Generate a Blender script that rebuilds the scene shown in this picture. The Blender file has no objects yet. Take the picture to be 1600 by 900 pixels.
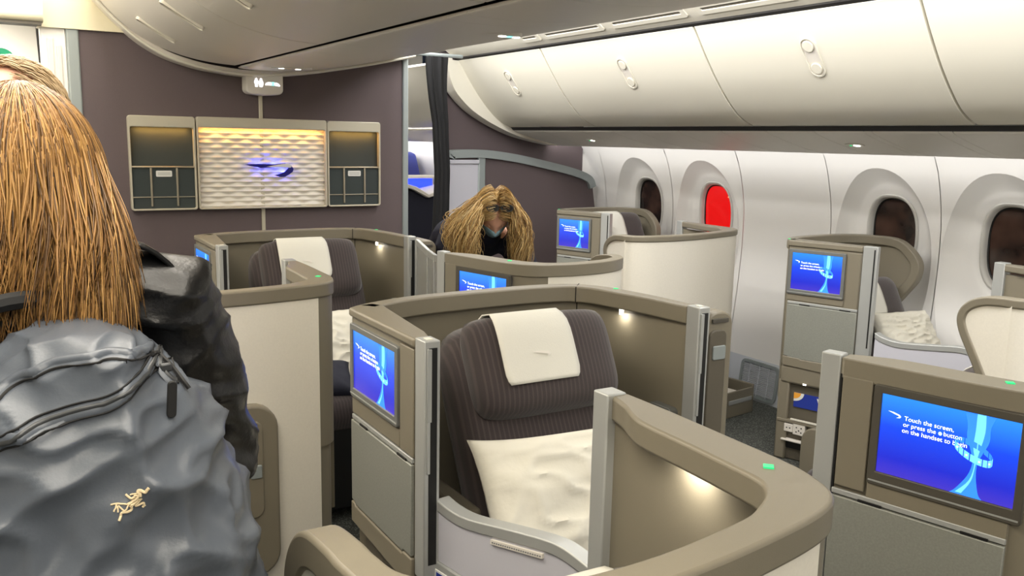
import bpy, bmesh, math, random
from mathutils import Vector, Matrix, noise
from mathutils.bvhtree import BVHTree
R = math.radians
random.seed(7)
scene = bpy.context.scene
COL = scene.collection

# ------------------------------------------------------------------ camera
F_PX = 1366.0
YAW, PITCH, ROLL = R(31.0), R(9.6), R(1.2)
CAM_H = 1.52
_fw = Vector((math.sin(YAW)*math.cos(PITCH), math.cos(YAW)*math.cos(PITCH), -math.sin(PITCH)))
_r0 = Vector((math.cos(YAW), -math.sin(YAW), 0)); _u0 = _r0.cross(_fw)
_r = _r0*math.cos(ROLL) + _u0*math.sin(ROLL); _u = _u0*math.cos(ROLL) - _r0*math.sin(ROLL)
cam_d = bpy.data.cameras.new('camera'); cam = bpy.data.objects.new('camera', cam_d); COL.objects.link(cam)
cam_d.sensor_width = 36.0; cam_d.lens = F_PX/1600*36.0; cam_d.clip_start = 0.05
cam.matrix_world = Matrix((( _r.x, _u.x, -_fw.x, 0), (_r.y, _u.y, -_fw.y, 0), (_r.z, _u.z, -_fw.z, CAM_H), (0, 0, 0, 1)))
scene.camera = cam

# ------------------------------------------------------------------ world, exposure
w = bpy.data.worlds.new('night'); scene.world = w; w.use_nodes = True
w.node_tree.nodes['Background'].inputs[0].default_value = (0.02, 0.025, 0.04, 1)
w.node_tree.nodes['Background'].inputs[1].default_value = 0.3
vs = scene.view_settings
vs.view_transform = 'Standard'; vs.look = 'None'; vs.gamma = 1.0; vs.use_curve_mapping = False
vs.exposure = 0.72
try:
    scene.cycles.use_denoising = True
    scene.cycles.max_bounces = 10; scene.cycles.diffuse_bounces = 6
    scene.cycles.sample_clamp_indirect = 6.0
except Exception:
    pass

# ------------------------------------------------------------------ cabin lamps
def area(name, loc, direction, sx, sy, watts, col, spread=180):
    l = bpy.data.lights.new(name, 'AREA'); l.shape = 'RECTANGLE'; l.size = sx; l.size_y = sy
    l.energy = watts; l.color = col; l.spread = R(spread)
    o = bpy.data.objects.new(name, l); COL.objects.link(o)
    z = -Vector(direction).normalized(); y = Vector((0, 1, 0))
    x = y.cross(z).normalized(); y = z.cross(x)
    o.matrix_world = Matrix(((x.x, y.x, z.x, loc[0]), (x.y, y.y, z.y, loc[1]), (x.z, y.z, z.z, loc[2]), (0, 0, 0, 1)))
    return o
COOL = (1.0, 0.98, 0.955); WARM = (1.0, 0.93, 0.82)
# ceiling wash light above each aisle, along the whole cabin
area('aisle_ceiling_light', (2.30, 0.4, 2.24), (0.05, 0, -1), 0.36, 9.6, 62, COOL)
area('aisle_ceiling_light', (-0.05, 0.4, 2.24), (0, 0, -1), 0.5, 9.6, 62, WARM)
# fill strips added beside the centre bins to brighten the side bins, out of view
area('bin_fill_light', (1.99, 0.4, 2.17), (1, 0, -0.42), 0.06, 9.6, 22, COOL)
area('bin_fill_light', (0.42, 0.4, 2.30), (-1, 0, -0.3), 0.06, 9.6, 48, WARM)
# light strip hidden in the cove over the window panels
area('cove_light', (3.605, 1.2, 1.560), (1, 0, -0.55), 0.03, 8.6, 16, COOL)
area('cove_light', (-1.165, 0.6, 1.560), (-1, 0, -0.40), 0.03, 9.0, 60, COOL)
# wash strip aimed at the bin doors
area('bin_wash_light', (2.40, 1.2, 2.21), (0.85, 0, -0.5), 0.05, 8.6, 7, COOL)
# forward cabin
area('forward_cabin_light', (2.7, 7.2, 2.2), (0, 0, -1), 0.5, 2.2, 22, COOL)
area('forward_cove_light', (3.605, 7.3, 1.56), (1, 0, -0.55), 0.03, 3.2, 10, COOL)
area('galley_light', (-0.5, 6.2, 2.35), (0, 0, -1), 0.9, 0.9, 30, WARM)

# ------------------------------------------------------------------ materials
MATS = {}
def srgb(r, g, b):
    f = lambda c: (c/255/12.92) if c/255 <= 0.04045 else ((c/255+0.055)/1.055)**2.4
    return (f(r), f(g), f(b), 1.0)
def mat(name, col, rough=0.5, metal=0.0, bump=None, var=None, coat=0.0, emit=None, spec=None, sheen=0.0, coord='Object'):
    """bump=(scale, strength, kind), var=(scale, amount): tone variation of the surface itself."""
    m = bpy.data.materials.new(name); m.use_nodes = True; nt = m.node_tree; b = nt.nodes['Principled BSDF']
    b.inputs['Base Color'].default_value = col; b.inputs['Roughness'].default_value = rough; b.inputs['Metallic'].default_value = metal
    if coat: b.inputs['Coat Weight'].default_value = coat; b.inputs['Coat Roughness'].default_value = 0.25
    if sheen: b.inputs['Sheen Weight'].default_value = sheen
    if spec is not None: b.inputs['Specular IOR Level'].default_value = spec
    tc = nt.nodes.new('ShaderNodeTexCoord')
    if var:
        n = nt.nodes.new('ShaderNodeTexNoise'); n.inputs['Scale'].default_value = var[0]; n.inputs['Detail'].default_value = 3
        nt.links.new(tc.outputs[coord], n.inputs['Vector'])
        mx = nt.nodes.new('ShaderNodeMixRGB'); mx.blend_type = 'MULTIPLY'; mx.inputs['Color1'].default_value = col
        rp = nt.nodes.new('ShaderNodeValToRGB'); a = var[1]
        rp.color_ramp.elements[0].position = 0.3; rp.color_ramp.elements[1].position = 0.7
        rp.color_ramp.elements[0].color = (1-a, 1-a, 1-a, 1); rp.color_ramp.elements[1].color = (1, 1, 1, 1)
        mx.inputs['Fac'].default_value = 1
        nt.links.new(n.outputs['Fac'], rp.inputs['Fac']); nt.links.new(rp.outputs['Color'], mx.inputs['Color2'])
        nt.links.new(mx.outputs['Color'], b.inputs['Base Color'])
    if bump:
        kind = bump[2] if len(bump) > 2 else 'noise'
        if kind == 'noise':
            n = nt.nodes.new('ShaderNodeTexNoise'); n.inputs['Scale'].default_value = bump[0]; n.inputs['Detail'].default_value = 4
            out = n.outputs['Fac']
        elif kind == 'voronoi':
            n = nt.nodes.new('ShaderNodeTexVoronoi'); n.inputs['Scale'].default_value = bump[0]; out = n.outputs['Distance']
        else:
            n = nt.nodes.new('ShaderNodeTexWave'); n.inputs['Scale'].default_value = bump[0]; n.inputs['Distortion'].default_value = 1; out = n.outputs['Fac']
        nt.links.new(tc.outputs[coord], n.inputs['Vector'])
        bp = nt.nodes.new('ShaderNodeBump'); bp.inputs['Strength'].default_value = bump[1]; bp.inputs['Distance'].default_value = 0.004
        nt.links.new(out, bp.inputs['Height']); nt.links.new(bp.outputs['Normal'], b.inputs['Normal'])
    if emit:
        b.inputs['Emission Color'].default_value = emit[0]; b.inputs['Emission Strength'].default_value = emit[1]
    MATS[name] = m
    return m
mat('taupe', srgb(127, 120, 104), 0.42, bump=(900, 0.08))
mat('taupe_dark', srgb(94, 88, 76), 0.5, bump=(900, 0.08))
mat('silver', srgb(178, 180, 178), 0.38, 0.35, bump=(700, 0.05))
mat('tray_silver', srgb(158, 160, 152), 0.42, 0.35, bump=(1200, 0.12), var=(220, 0.12))
mat('bezel', srgb(122, 124, 122), 0.42, 0.3)
mat('bezel_dark', srgb(84, 80, 72), 0.45, 0.2)
mat('white_panel', srgb(232, 227, 214), 0.6, bump=(500, 0.06), var=(160, 0.04))
mat('lilac_panel', srgb(196, 196, 206), 0.4, bump=(900, 0.05))
mat('seam', srgb(28, 26, 24), 0.7)
mat('black', srgb(18, 18, 18), 0.5)
mat('cloth_white', srgb(218, 216, 206), 0.85, bump=(260, 0.15))
mat('pillow_white', srgb(222, 218, 204), 0.85, bump=(40, 0.35))
mat('bulkhead', srgb(98, 86, 88), 0.75, bump=(1400, 0.1), var=(420, 0.10))
mat('trim_grey', srgb(146, 154, 154), 0.45, 0.1)
mat('bin_white', srgb(226, 222, 208), 0.42, bump=(1300, 0.05))
mat('bin_grey', srgb(222, 217, 208), 0.45)
mat('psu', srgb(228, 224, 216), 0.42)
mat('wall_white', srgb(232, 230, 226), 0.5, bump=(900, 0.05))
mat('wall_grey', srgb(200, 204, 210), 0.5)
mat('cream', srgb(226, 218, 190), 0.5)
mat('rack_felt', srgb(58, 66, 66), 0.85, bump=(900, 0.2), var=(500, 0.15))
mat('rack_frame', srgb(196, 190, 172), 0.4, 0.2)
mat('rail', srgb(168, 160, 142), 0.35, 0.5)
mat('wave_white', srgb(228, 224, 214), 0.55)
mat('curtain', srgb(15, 15, 17), 0.85, bump=(700, 0.2))
mat('green_led', srgb(15, 165, 85), 0.3, emit=((0.01, 0.62, 0.20, 1), 0.7))
mat('lamp_lens', srgb(255, 250, 235), 0.3, emit=((1, 0.96, 0.85, 1), 3.0))
mat('sign_white', srgb(255, 255, 255), 0.4, emit=((1, 0.95, 1, 1), 1.6))
mat('sign_teal', srgb(90, 215, 205), 0.4, emit=((0.25, 0.85, 0.8, 1), 1.2))
mat('grille', srgb(64, 66, 66), 0.5, 0.2)
mat('placard_white', srgb(226, 226, 222), 0.5)
mat('print_grey', srgb(120, 122, 124), 0.6)
mat('print_blue', srgb(35, 55, 150), 0.5)
mat('print_orange', srgb(235, 165, 60), 0.5)
mat('exit_green', srgb(20, 130, 85), 0.5, emit=((0.02, 0.35, 0.18, 1), 0.5))
mat('glass_dark', srgb(30, 22, 20), 0.08)
mat('pane_frame', srgb(196, 194, 188), 0.4)
mat('navy', srgb(28, 30, 46), 0.8)
mat('blue_seat', srgb(45, 55, 130), 0.7)

def carpet_mat():
    m = mat('carpet', srgb(66, 68, 64), 0.95, bump=(420, 0.6, 'voronoi')); nt = m.node_tree; b = nt.nodes['Principled BSDF']
    tc = nt.nodes.new('ShaderNodeTexCoord'); v = nt.nodes.new('ShaderNodeTexVoronoi'); v.inputs['Scale'].default_value = 110
    rp = nt.nodes.new('ShaderNodeValToRGB'); rp.color_ramp.elements[0].color = srgb(118, 122, 115); rp.color_ramp.elements[1].color = srgb(66, 68, 64)
    rp.color_ramp.elements[0].position = 0.15; rp.color_ramp.elements[1].position = 0.5
    nt.links.new(tc.outputs['Object'], v.inputs['Vector']); nt.links.new(v.outputs['Distance'], rp.inputs['Fac']); nt.links.new(rp.outputs['Color'], b.inputs['Base Color'])
carpet_mat()
def pin_mat():
    m = mat('seat_fabric', srgb(62, 52, 52), 0.9, sheen=0.25); nt = m.node_tree; b = nt.nodes['Principled BSDF']
    tc = nt.nodes.new('ShaderNodeTexCoord'); wv = nt.nodes.new('ShaderNodeTexWave'); wv.bands_direction = 'X'; wv.inputs['Scale'].default_value = 24
    wv.inputs['Distortion'].default_value = 0.4; wv.inputs['Detail'].default_value = 1
    rp = nt.nodes.new('ShaderNodeValToRGB'); rp.color_ramp.elements[0].color = srgb(54, 46, 46); rp.color_ramp.elements[1].color = srgb(70, 60, 59)
    rp.color_ramp.elements[0].position = 0.55; rp.color_ramp.elements[1].position = 0.95
    nt.links.new(tc.outputs['Object'], wv.inputs['Vector']); nt.links.new(wv.outputs['Fac'], rp.inputs['Fac']); nt.links.new(rp.outputs['Color'], b.inputs['Base Color'])
    n = nt.nodes.new('ShaderNodeTexNoise'); n.inputs['Scale'].default_value = 600
    bp = nt.nodes.new('ShaderNodeBump'); bp.inputs['Strength'].default_value = 0.25; bp.inputs['Distance'].default_value = 0.003
    nt.links.new(tc.outputs['Object'], n.inputs['Vector']); nt.links.new(n.outputs['Fac'], bp.inputs['Height']); nt.links.new(bp.outputs['Normal'], b.inputs['Normal'])
pin_mat()
def screen_mat():
    """the picture the display shows: a blue field, brighter to the upper right."""
    m = bpy.data.materials.new('screen_blue'); m.use_nodes = True; nt = m.node_tree; b = nt.nodes['Principled BSDF']
    tc = nt.nodes.new('ShaderNodeTexCoord'); sp = nt.nodes.new('ShaderNodeSeparateXYZ'); nt.links.new(tc.outputs['UV'], sp.inputs[0])
    ry = nt.nodes.new('ShaderNodeValToRGB'); e = ry.color_ramp.elements
    e[0].position = 0.0; e[0].color = srgb(58, 44, 168); e[1].position = 1.0; e[1].color = srgb(38, 128, 235)
    k = e.new(0.22); k.color = srgb(22, 34, 176); k = e.new(0.6); k.color = srgb(14, 62, 208)
    nt.links.new(sp.outputs['Y'], ry.inputs['Fac'])
    b.inputs['Base Color'].default_value = (0.01, 0.01, 0.02, 1); b.inputs['Roughness'].default_value = 0.25
    nt.links.new(ry.outputs['Color'], b.inputs['Emission Color']); b.inputs['Emission Strength'].default_value = 1.0
    MATS['screen_blue'] = m
screen_mat()
def glow_mat(name, col, s):
    return mat(name, col, 0.5, emit=(col, s))
glow_mat('screen_white', srgb(240, 246, 255), 1.0)
glow_mat('ribbon_mid', srgb(40, 112, 226), 0.95)
glow_mat('ribbon_light', srgb(96, 178, 246), 0.95)
glow_mat('ribbon_core', srgb(170, 220, 255), 1.0)
glow_mat('blue_glow', srgb(30, 50, 235), 2.0)

# ------------------------------------------------------------------ mesh helpers
class MB:
    def __init__(s): s.v = []; s.f = []; s.m = []; s.uv = None
    def add(s, vs, fs, mi=0):
        b = len(s.v); s.v += [tuple(p) for p in vs]; s.f += [tuple(b+i for i in f) for f in fs]; s.m += [mi]*len(fs); return s
    def box(s, x0, x1, y0, y1, z0, z1, mi=0):
        return s.add([(x0,y0,z0),(x1,y0,z0),(x1,y1,z0),(x0,y1,z0),(x0,y0,z1),(x1,y0,z1),(x1,y1,z1),(x0,y1,z1)],
                     [(0,3,2,1),(4,5,6,7),(0,1,5,4),(1,2,6,5),(2,3,7,6),(3,0,4,7)], mi)
    def prism(s, pts, fn, a0, a1, mi=0):
        """pts: 2-d outline; fn(p, a) -> 3-d point; extruded from a0 to a1."""
        n = len(pts); vs = [fn(p, a0) for p in pts] + [fn(p, a1) for p in pts]
        fs = [tuple(range(n-1, -1, -1)), tuple(range(n, 2*n))] + [(i, (i+1) % n, n+(i+1) % n, n+i) for i in range(n)]
        return s.add(vs, fs, mi)
    def zprism(s, pts, z0, z1, mi=0): return s.prism(pts, lambda p, a: (p[0], p[1], a), z0, z1, mi)
    def grid(s, rows, cu=False, cv=False, cap=False, mi=0):
        n, k = len(rows), len(rows[0]); vs = [p for r in rows for p in r]; fs = []
        for i in range(n if cu else n-1):
            for j in range(k if cv else k-1):
                a = i*k+j; b = i*k+(j+1) % k; c = ((i+1) % n)*k+(j+1) % k; d = ((i+1) % n)*k+j
                fs.append((a, b, c, d))
        if cap:
            fs.append(tuple(range(k-1, -1, -1))); fs.append(tuple((n-1)*k+j for j in range(k)))
        return s.add(vs, fs, mi)
    def tube(s, path, r, n=8, closed=False, mi=0, flat=1.0):
        rows = []; m = len(path); P = [Vector(p) for p in path]; up = None
        for i in range(m):
            t = (P[(i+1) % m]-P[i-1]) if closed else (P[min(i+1, m-1)]-P[max(i-1, 0)])
            t.normalize()
            if up is None:
                up = Vector((0, 0, 1)) if abs(t.z) < 0.9 else Vector((0, 1, 0))
            a = t.cross(up); a.normalize(); b = a.cross(t); up = b
            rr = r[i] if isinstance(r, (list, tuple)) else r
            rows.append([tuple(P[i] + a*math.cos(2*math.pi*j/n)*rr + b*math.sin(2*math.pi*j/n)*rr*flat) for j in range(n)])
        return s.grid(rows, cu=closed, cv=True, cap=not closed, mi=mi)
    def xf(s, M, start=0):
        for i in range(start, len(s.v)): s.v[i] = tuple(M @ Vector(s.v[i]))
        return s
    def build(s, name, m, parent=None, bevel=0.0, seg=2, smooth=True, angle=35, sub=0, M=None, fix=True):
        me = bpy.data.meshes.new(name); me.from_pydata(s.v, [], s.f)
        ms = m if isinstance(m, (list, tuple)) else [m]
        for k in ms: me.materials.append(MATS[k] if isinstance(k, str) else k)
        for p, k in zip(me.polygons, s.m): p.material_index = k
        if fix:
            b = bmesh.new(); b.from_mesh(me); bmesh.ops.recalc_face_normals(b, faces=b.faces); b.to_mesh(me); b.free()
        if s.uv:
            ul = me.uv_layers.new(name='UV')
            for p in me.polygons:
                for li in p.loop_indices: ul.data[li].uv = s.uv[me.loops[li].vertex_index]
        if smooth:
            for p in me.polygons: p.use_smooth = True
            me.set_sharp_from_angle(angle=R(angle))
        me.update()
        return link(name, me, parent, bevel, seg, sub, M)
def link(name, me, parent=None, bevel=0, seg=2, sub=0, M=None):
    o = bpy.data.objects.new(name, me); COL.objects.link(o)
    if M is not None: o.matrix_basis = M
    if parent is not None: adopt(o, parent)
    if bevel:
        bv = o.modifiers.new('bevel', 'BEVEL'); bv.width = bevel; bv.segments = seg; bv.limit_method = 'ANGLE'; bv.angle_limit = R(40)
    if sub:
        sb = o.modifiers.new('subsurf', 'SUBSURF'); sb.levels = sub; sb.render_levels = sub
    return o
def world_of(o):
    M = o.matrix_basis.copy()
    if o.parent is not None: M = world_of(o.parent) @ o.matrix_parent_inverse @ M
    return M
def adopt(o, parent):
    o.parent = parent; o.matrix_parent_inverse = world_of(parent).inverted()
def tag(o, label, cat, group=None, kind=None):
    if label: o['label'] = label
    if cat: o['category'] = cat
    if group: o['group'] = group
    if kind: o['kind'] = kind
    return o
def thing(name, loc, label, cat, group=None, kind=None):
    o = bpy.data.objects.new(name, None); COL.objects.link(o); o.location = loc; o.empty_display_size = 0.1
    return tag(o, label, cat, group, kind)
def structure(o, label=None):
    o['kind'] = 'structure'
    if label: o['label'] = label
    return o
def copy_tree(o, parent=None):
    c = o.copy(); COL.objects.link(c); inv = o.matrix_parent_inverse.copy(); c.parent = parent; c.matrix_parent_inverse = inv
    for ch in list(o.children): copy_tree(ch, c)
    return c
def cat_rom(pts, n):
    """smooth curve through points of any dimension, n samples per span."""
    out = []; m = len(pts)
    for i in range(m-1):
        p0 = pts[max(i-1, 0)]; p1 = pts[i]; p2 = pts[i+1]; p3 = pts[min(i+2, m-1)]
        for k in range(n):
            t = k/n
            out.append(tuple(0.5*((2*b)+(-a+c)*t+(2*a-5*b+4*c-d)*t*t+(-a+3*b-3*c+d)*t*t*t) for a, b, c, d in zip(p0, p1, p2, p3)))
    out.append(tuple(pts[-1])); return out
def lerp(a, b, t): return a+(b-a)*t
def interp(x, tab):
    if x <= tab[0][0]: return tab[0][1]
    for (a, va), (b, vb) in zip(tab, tab[1:]):
        if x <= b: return va+(vb-va)*(x-a)/(b-a) if b > a else vb
    return tab[-1][1]
def rrect(x0, x1, y0, y1, r, n=4):
    pts = []
    for cx, cy, a0 in ((x1-r, y1-r, 0), (x0+r, y1-r, 90), (x0+r, y0+r, 180), (x1-r, y0+r, 270)):
        for k in range(n+1):
            a = R(a0+90*k/n); pts.append((cx+r*math.cos(a), cy+r*math.sin(a)))
    return pts
class Frame:
    """a vertical face: u to the viewer's right along it, v = height, w = out of it."""
    def __init__(s, a, b):
        s.o = Vector((a[0], a[1], 0)); t = Vector((b[0]-a[0], b[1]-a[1], 0)); s.L = t.length; s.t = t.normalized(); s.n = Vector((s.t.y, -s.t.x, 0))
    def p(s, u, v, w=0): q = s.o+s.t*u+s.n*w; return (q.x, q.y, v)
    def M(s, u, v, w=0):
        q = s.p(u, v, w); return Matrix(((s.t.x, 0, s.n.x, q[0]), (s.t.y, 0, s.n.y, q[1]), (0, 1, 0, q[2]), (0, 0, 0, 1)))
    def slab(s, mb, u0, u1, v0, v1, w0, w1, mi=0): return mb.prism([(u0, v0), (u1, v0), (u1, v1), (u0, v1)], lambda q, a: s.p(q[0], q[1], a), w0, w1, mi)
    def poly(s, mb, pts, w0, w1, mi=0): return mb.prism(pts, lambda q, a: s.p(q[0], q[1], a), w0, w1, mi)
    def ring(s, mb, outer, inner, w0, w1, mi=0):
        n = len(outer); rows = []
        for pts, wv in ((outer, w0), (outer, w1), (inner, w1), (inner, w0)): rows.append([s.p(q[0], q[1], wv) for q in pts])
        return mb.grid(rows, cu=True, cv=True, mi=mi)
# ================================================================== SETTING
CX = 1.22                     # centre line of the cabin
YB = 4.56                     # centre bulkhead
YP = 5.40                     # right-hand partition
# ---- floor
structure(MB().box(-1.6, 4.02, -5, 9, -0.05, 0.0).build('floor', 'carpet', smooth=False), 'dark grey speckled cabin carpet')
# ---- right side wall, made of panels with seams
WPROF = [(3.90, -0.02), (3.925, 0.2), (3.96, 0.45), (3.99, 0.75), (4.0, 1.0), (3.985, 1.2), (3.93, 1.4), (3.86, 1.52), (3.74, 1.64)]
WP = cat_rom(WPROF, 5)
def wall_x(z): return interp(z, [(p[1], p[0]) for p in WP])
WIN_Y = [4.885, 4.21, 2.905, 2.27, 0.955]
WIN_Z, WIN_A, WIN_B = 1.068, 0.128, 0.19        # window half width / half height
def oval(cy, cz, a, b, n=40, e=2.6):
    pts = []
    for k in range(n):
        t = 2*math.pi*k/n; c, s_ = math.cos(t), math.sin(t)
        pts.append((cy+a*math.copysign(abs(c)**(2/e), c), cz+b*math.copysign(abs(s_)**(2/e), s_)))
    return pts
wall_right = MB().grid([[(wall_x(z)+0.17, y, z) for y in (-5, 9)] for z in (-0.05, 0.5, 1.0, 1.4, 1.75)]).build('wall_right', 'wall_white')
structure(wall_right, 'white curved side wall with window panels')
# lining panels with the sculpted recess of each window
def plain_panel(y0, y1):
    zs = [-0.01+1.63*i/40 for i in range(41)]
    MB().grid([[(wall_x(z), y0+0.002+(y1-y0-0.004)*j/4, z) for j in range(5)] for z in zs]).build('wall_panel', 'wall_white', wall_right, angle=60)
OUT_A, OUT_B, OUT_Z, OUT_E = 0.298, 0.512, 0.905, 2.15
def ang_oval(cy, cz, a, b, e, n=96):
    pts = []
    for k in range(n):
        t = 2*math.pi*k/n; c, s_ = math.cos(t), math.sin(t); r = (abs(c/a)**e+abs(s_/b)**e)**(-1/e); pts.append((cy+r*c, cz+r*s_))
    return pts
def window_panel(y0, y1, wy):
    """wall cell with an oval scoop: rings from the rectangle to the oval edge, then down the scoop to the window."""
    n = 96; z0, z1 = -0.01, 1.62; cy = wy+0.015
    rect = []
    for k in range(n):
        t = 2*math.pi*k/n; c, s_ = math.cos(t), math.sin(t)
        ry = ((y1-0.002-cy) if c > 0 else (cy-y0-0.002))/max(abs(c), 1e-6); rz = ((z1-OUT_Z) if s_ > 0 else (OUT_Z-z0))/max(abs(s_), 1e-6); r = min(ry, rz)
        rect.append([cy+r*c, OUT_Z+r*s_])
    for cyy, czz in ((y0+0.002, z0), (y0+0.002, z1), (y1-0.002, z0), (y1-0.002, z1)):
        k = min(range(n), key=lambda i: (rect[i][0]-cyy)**2+(rect[i][1]-czz)**2); rect[k] = [cyy, czz]
    edge = ang_oval(cy, OUT_Z, OUT_A, OUT_B, OUT_E); rows = []
    for i in range(9):
        t = i/8; rows.append([(wall_x(lerp(r[1], e[1], t)), lerp(r[0], e[0], t), lerp(r[1], e[1], t)) for r, e in zip(rect, edge)])
    MB().grid(rows, cv=True).build('wall_panel', 'wall_white', wall_right, angle=60)
    inner = ang_oval(wy, WIN_Z, WIN_A+0.062, WIN_B+0.058, 2.4); rim_ = ang_oval(wy, WIN_Z, WIN_A+0.020, WIN_B+0.020, 2.6)
    rows = [[(wall_x(p[1]), p[0], p[1]) for p in edge]]
    for i in range(1, 9):
        t = i/8; d = 0.062*math.sin(t*math.pi/2)
        rows.append([(wall_x(lerp(e[1], q[1], t))+d, lerp(e[0], q[0], t), lerp(e[1], q[1], t)) for e, q in zip(edge, inner)])
    for i in range(1, 5):
        t = i/4; rows.append([(wall_x(lerp(e[1], q[1], t))+0.062+0.010*t, lerp(e[0], q[0], t), lerp(e[1], q[1], t)) for e, q in zip(inner, rim_)])
    MB().grid(rows, cv=True).build('window_scoop', 'wall_white', wall_right, angle=40)
CELL = [(4.55, 5.30, 4.885), (3.895, 4.55, 4.21), (2.585, 3.24, 2.905), (1.95, 2.585, 2.27), (0.63, 1.28, 0.955)]
for a, b, wy in CELL: window_panel(a, b, wy)
for a, b in ((-0.9, 0.63), (1.28, 1.95), (3.24, 3.895), (5.30, 6.7), (6.7, 9.0)): plain_panel(a, b)
kick = MB()
kick.grid([[(wall_x(z)-0.006-0.0*y, y, z) for y in (-0.9, 5.3)] for z in [0.0, 0.05, 0.1, 0.15, 0.2, 0.235, 0.245]])
structure(kick.build('baseboard_right', 'wall_grey'), 'grey lower kick panel along the side wall')
# the dark panes, frames
DESC = ['small dark oval window nearest the partition', 'oval window glowing red from a light outside', 'dark oval window above the window-side seat by the post', 'large dark oval window at the right edge of the picture', 'oval window beside the camera', 'oval window behind the camera']
def pane_mat(i):
    if i == 1:
        m = bpy.data.materials.new('red_outside'); m.use_nodes = True; nt = m.node_tree; b = nt.nodes['Principled BSDF']
        b.inputs['Base Color'].default_value = srgb(60, 8, 6); b.inputs['Roughness'].default_value = 0.15
        b.inputs['Emission Color'].default_value = srgb(226, 16, 18); b.inputs['Emission Strength'].default_value = 0.62
        return m
    m = bpy.data.materials.new('night_window'); m.use_nodes = True; nt = m.node_tree; b = nt.nodes['Principled BSDF']
    tc = nt.nodes.new('ShaderNodeTexCoord'); n = nt.nodes.new('ShaderNodeTexNoise'); n.inputs['Scale'].default_value = 7
    rp = nt.nodes.new('ShaderNodeValToRGB'); rp.color_ramp.elements[0].color = srgb(26, 20, 19); rp.color_ramp.elements[1].color = srgb(74, 54, 46)
    rp.color_ramp.elements[0].position = 0.35; rp.color_ramp.elements[1].position = 0.7
    nt.links.new(tc.outputs['Object'], n.inputs['Vector']); nt.links.new(n.outputs['Fac'], rp.inputs['Fac']); nt.links.new(rp.outputs['Color'], b.inputs['Base Color'])
    b.inputs['Roughness'].default_value = 0.12
    return m
for i, wy in enumerate(WIN_Y[:5]):
    root = thing('window_%d' % (i+1), (4.05, wy, WIN_Z), DESC[i], None, kind='structure')
    mb = MB(); rows = []
    for g, off in ((0.026, 0.068), (0.020, 0.062), (0.012, 0.064), (0.004, 0.080), (0.002, 0.110)):
        rows.append([(wall_x(p[1])+off, p[0], p[1]) for p in ang_oval(wy, WIN_Z, WIN_A+g, WIN_B+g, 2.6)])
    mb.grid(rows, cv=True).build('window_frame', 'pane_frame', root, angle=60)
    MB().prism(ang_oval(wy, WIN_Z, WIN_A+0.006, WIN_B+0.006, 2.6), lambda p, a: (wall_x(p[1])+a, p[0], p[1]), 0.100, 0.106).build('pane', pane_mat(i), root)
    MB().tube([(wall_x(p[1])+0.097, p[0], p[1]) for p in ang_oval(wy, WIN_Z, WIN_A+0.0, WIN_B+0.0, 2.6)], 0.005, 6, True).build('gasket', 'black', root)
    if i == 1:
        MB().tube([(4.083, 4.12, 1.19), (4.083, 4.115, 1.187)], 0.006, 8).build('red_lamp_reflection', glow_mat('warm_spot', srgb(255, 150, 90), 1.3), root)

# ---- vent grilles low on the wall
def grille(name, yc, zc, hw, hh, label):
    root = thing(name, (wall_x(zc), yc, 0), label, 'vent grille', 'air vents low on the side wall')
    X = lambda z: wall_x(z)-0.012
    out = rrect(yc-hw, yc+hw, zc-hh, zc+hh, 0.035, 5); inn = rrect(yc-hw+0.018, yc+hw-0.018, zc-hh+0.018, zc+hh-0.018, 0.022, 5)
    mb = MB(); mb.grid([[(X(p[1])+w_, p[0], p[1]) for p in pts] for pts, w_ in ((out, 0.012), (out, -0.006), (inn, -0.006), (inn, 0.012))], cu=True, cv=True)
    mb.build('grille_frame', 'trim_grey', root)
    MB().prism(inn, lambda p, a: (X(p[1])+a, p[0], p[1]), 0.006, 0.010).build('grille_back', 'black', root)
    n = 16
    for k in range(n):
        z = zc-hh+0.03+(2*hh-0.06)*k/(n-1)
        MB().box(X(z)-0.004, X(z)+0.007, yc-hw+0.017, yc+hw-0.017, z-0.0022, z+0.0022).build('slat', 'wall_grey', root, smooth=False)
    for y in (-0.5, 0, 0.5):
        MB().prism([(yc+y*hw-0.002, zc-hh+0.016), (yc+y*hw+0.002, zc-hh+0.016), (yc+y*hw+0.002, zc+hh-0.016), (yc+y*hw-0.002, zc+hh-0.016)], lambda p, a: (X(p[1])+a, p[0], p[1]), -0.006, 0.004).build('bar', 'wall_grey', root, smooth=False)
grille('vent_grille', 3.60, 0.125, 0.15, 0.11, 'slatted grey floor-level vent grille nearest the window seat console')
grille('vent_grille', 4.12, 0.16, 0.15, 0.11, 'slatted grey floor-level vent grille half hidden behind the white seat shell')

# ---- centre bulkhead
bh = MB().box(0.40, 2.005, YB, YB+0.06, 0, 2.06).build('wall_front', 'bulkhead', smooth=False)
structure(bh, 'dark mauve centre bulkhead at the front of the cabin')
MB().box(2.005, 2.04, YB-0.012, YB+0.07, 0, 2.1).build('edge_trim', 'trim_grey', bh, bevel=0.008)
MB().box(0.352, 0.405, YB-0.012, YB+0.07, 0, 1.985).build('edge_trim', 'trim_grey', bh, bevel=0.008)
MB().box(1.213, 1.233, YB-0.008, YB, 1.0, 1.78).build('cover_strip', 'rack_frame', bh, bevel=0.003)
MB().prism([(0.24, 1.975), (0.9, 1.975), (0.9, 2.5), (0.24, 2.5)], lambda p, a: (p[0], a, p[1]), YB-0.02, YB+0.08).build('header', 'cream', bh, smooth=False)
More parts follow.
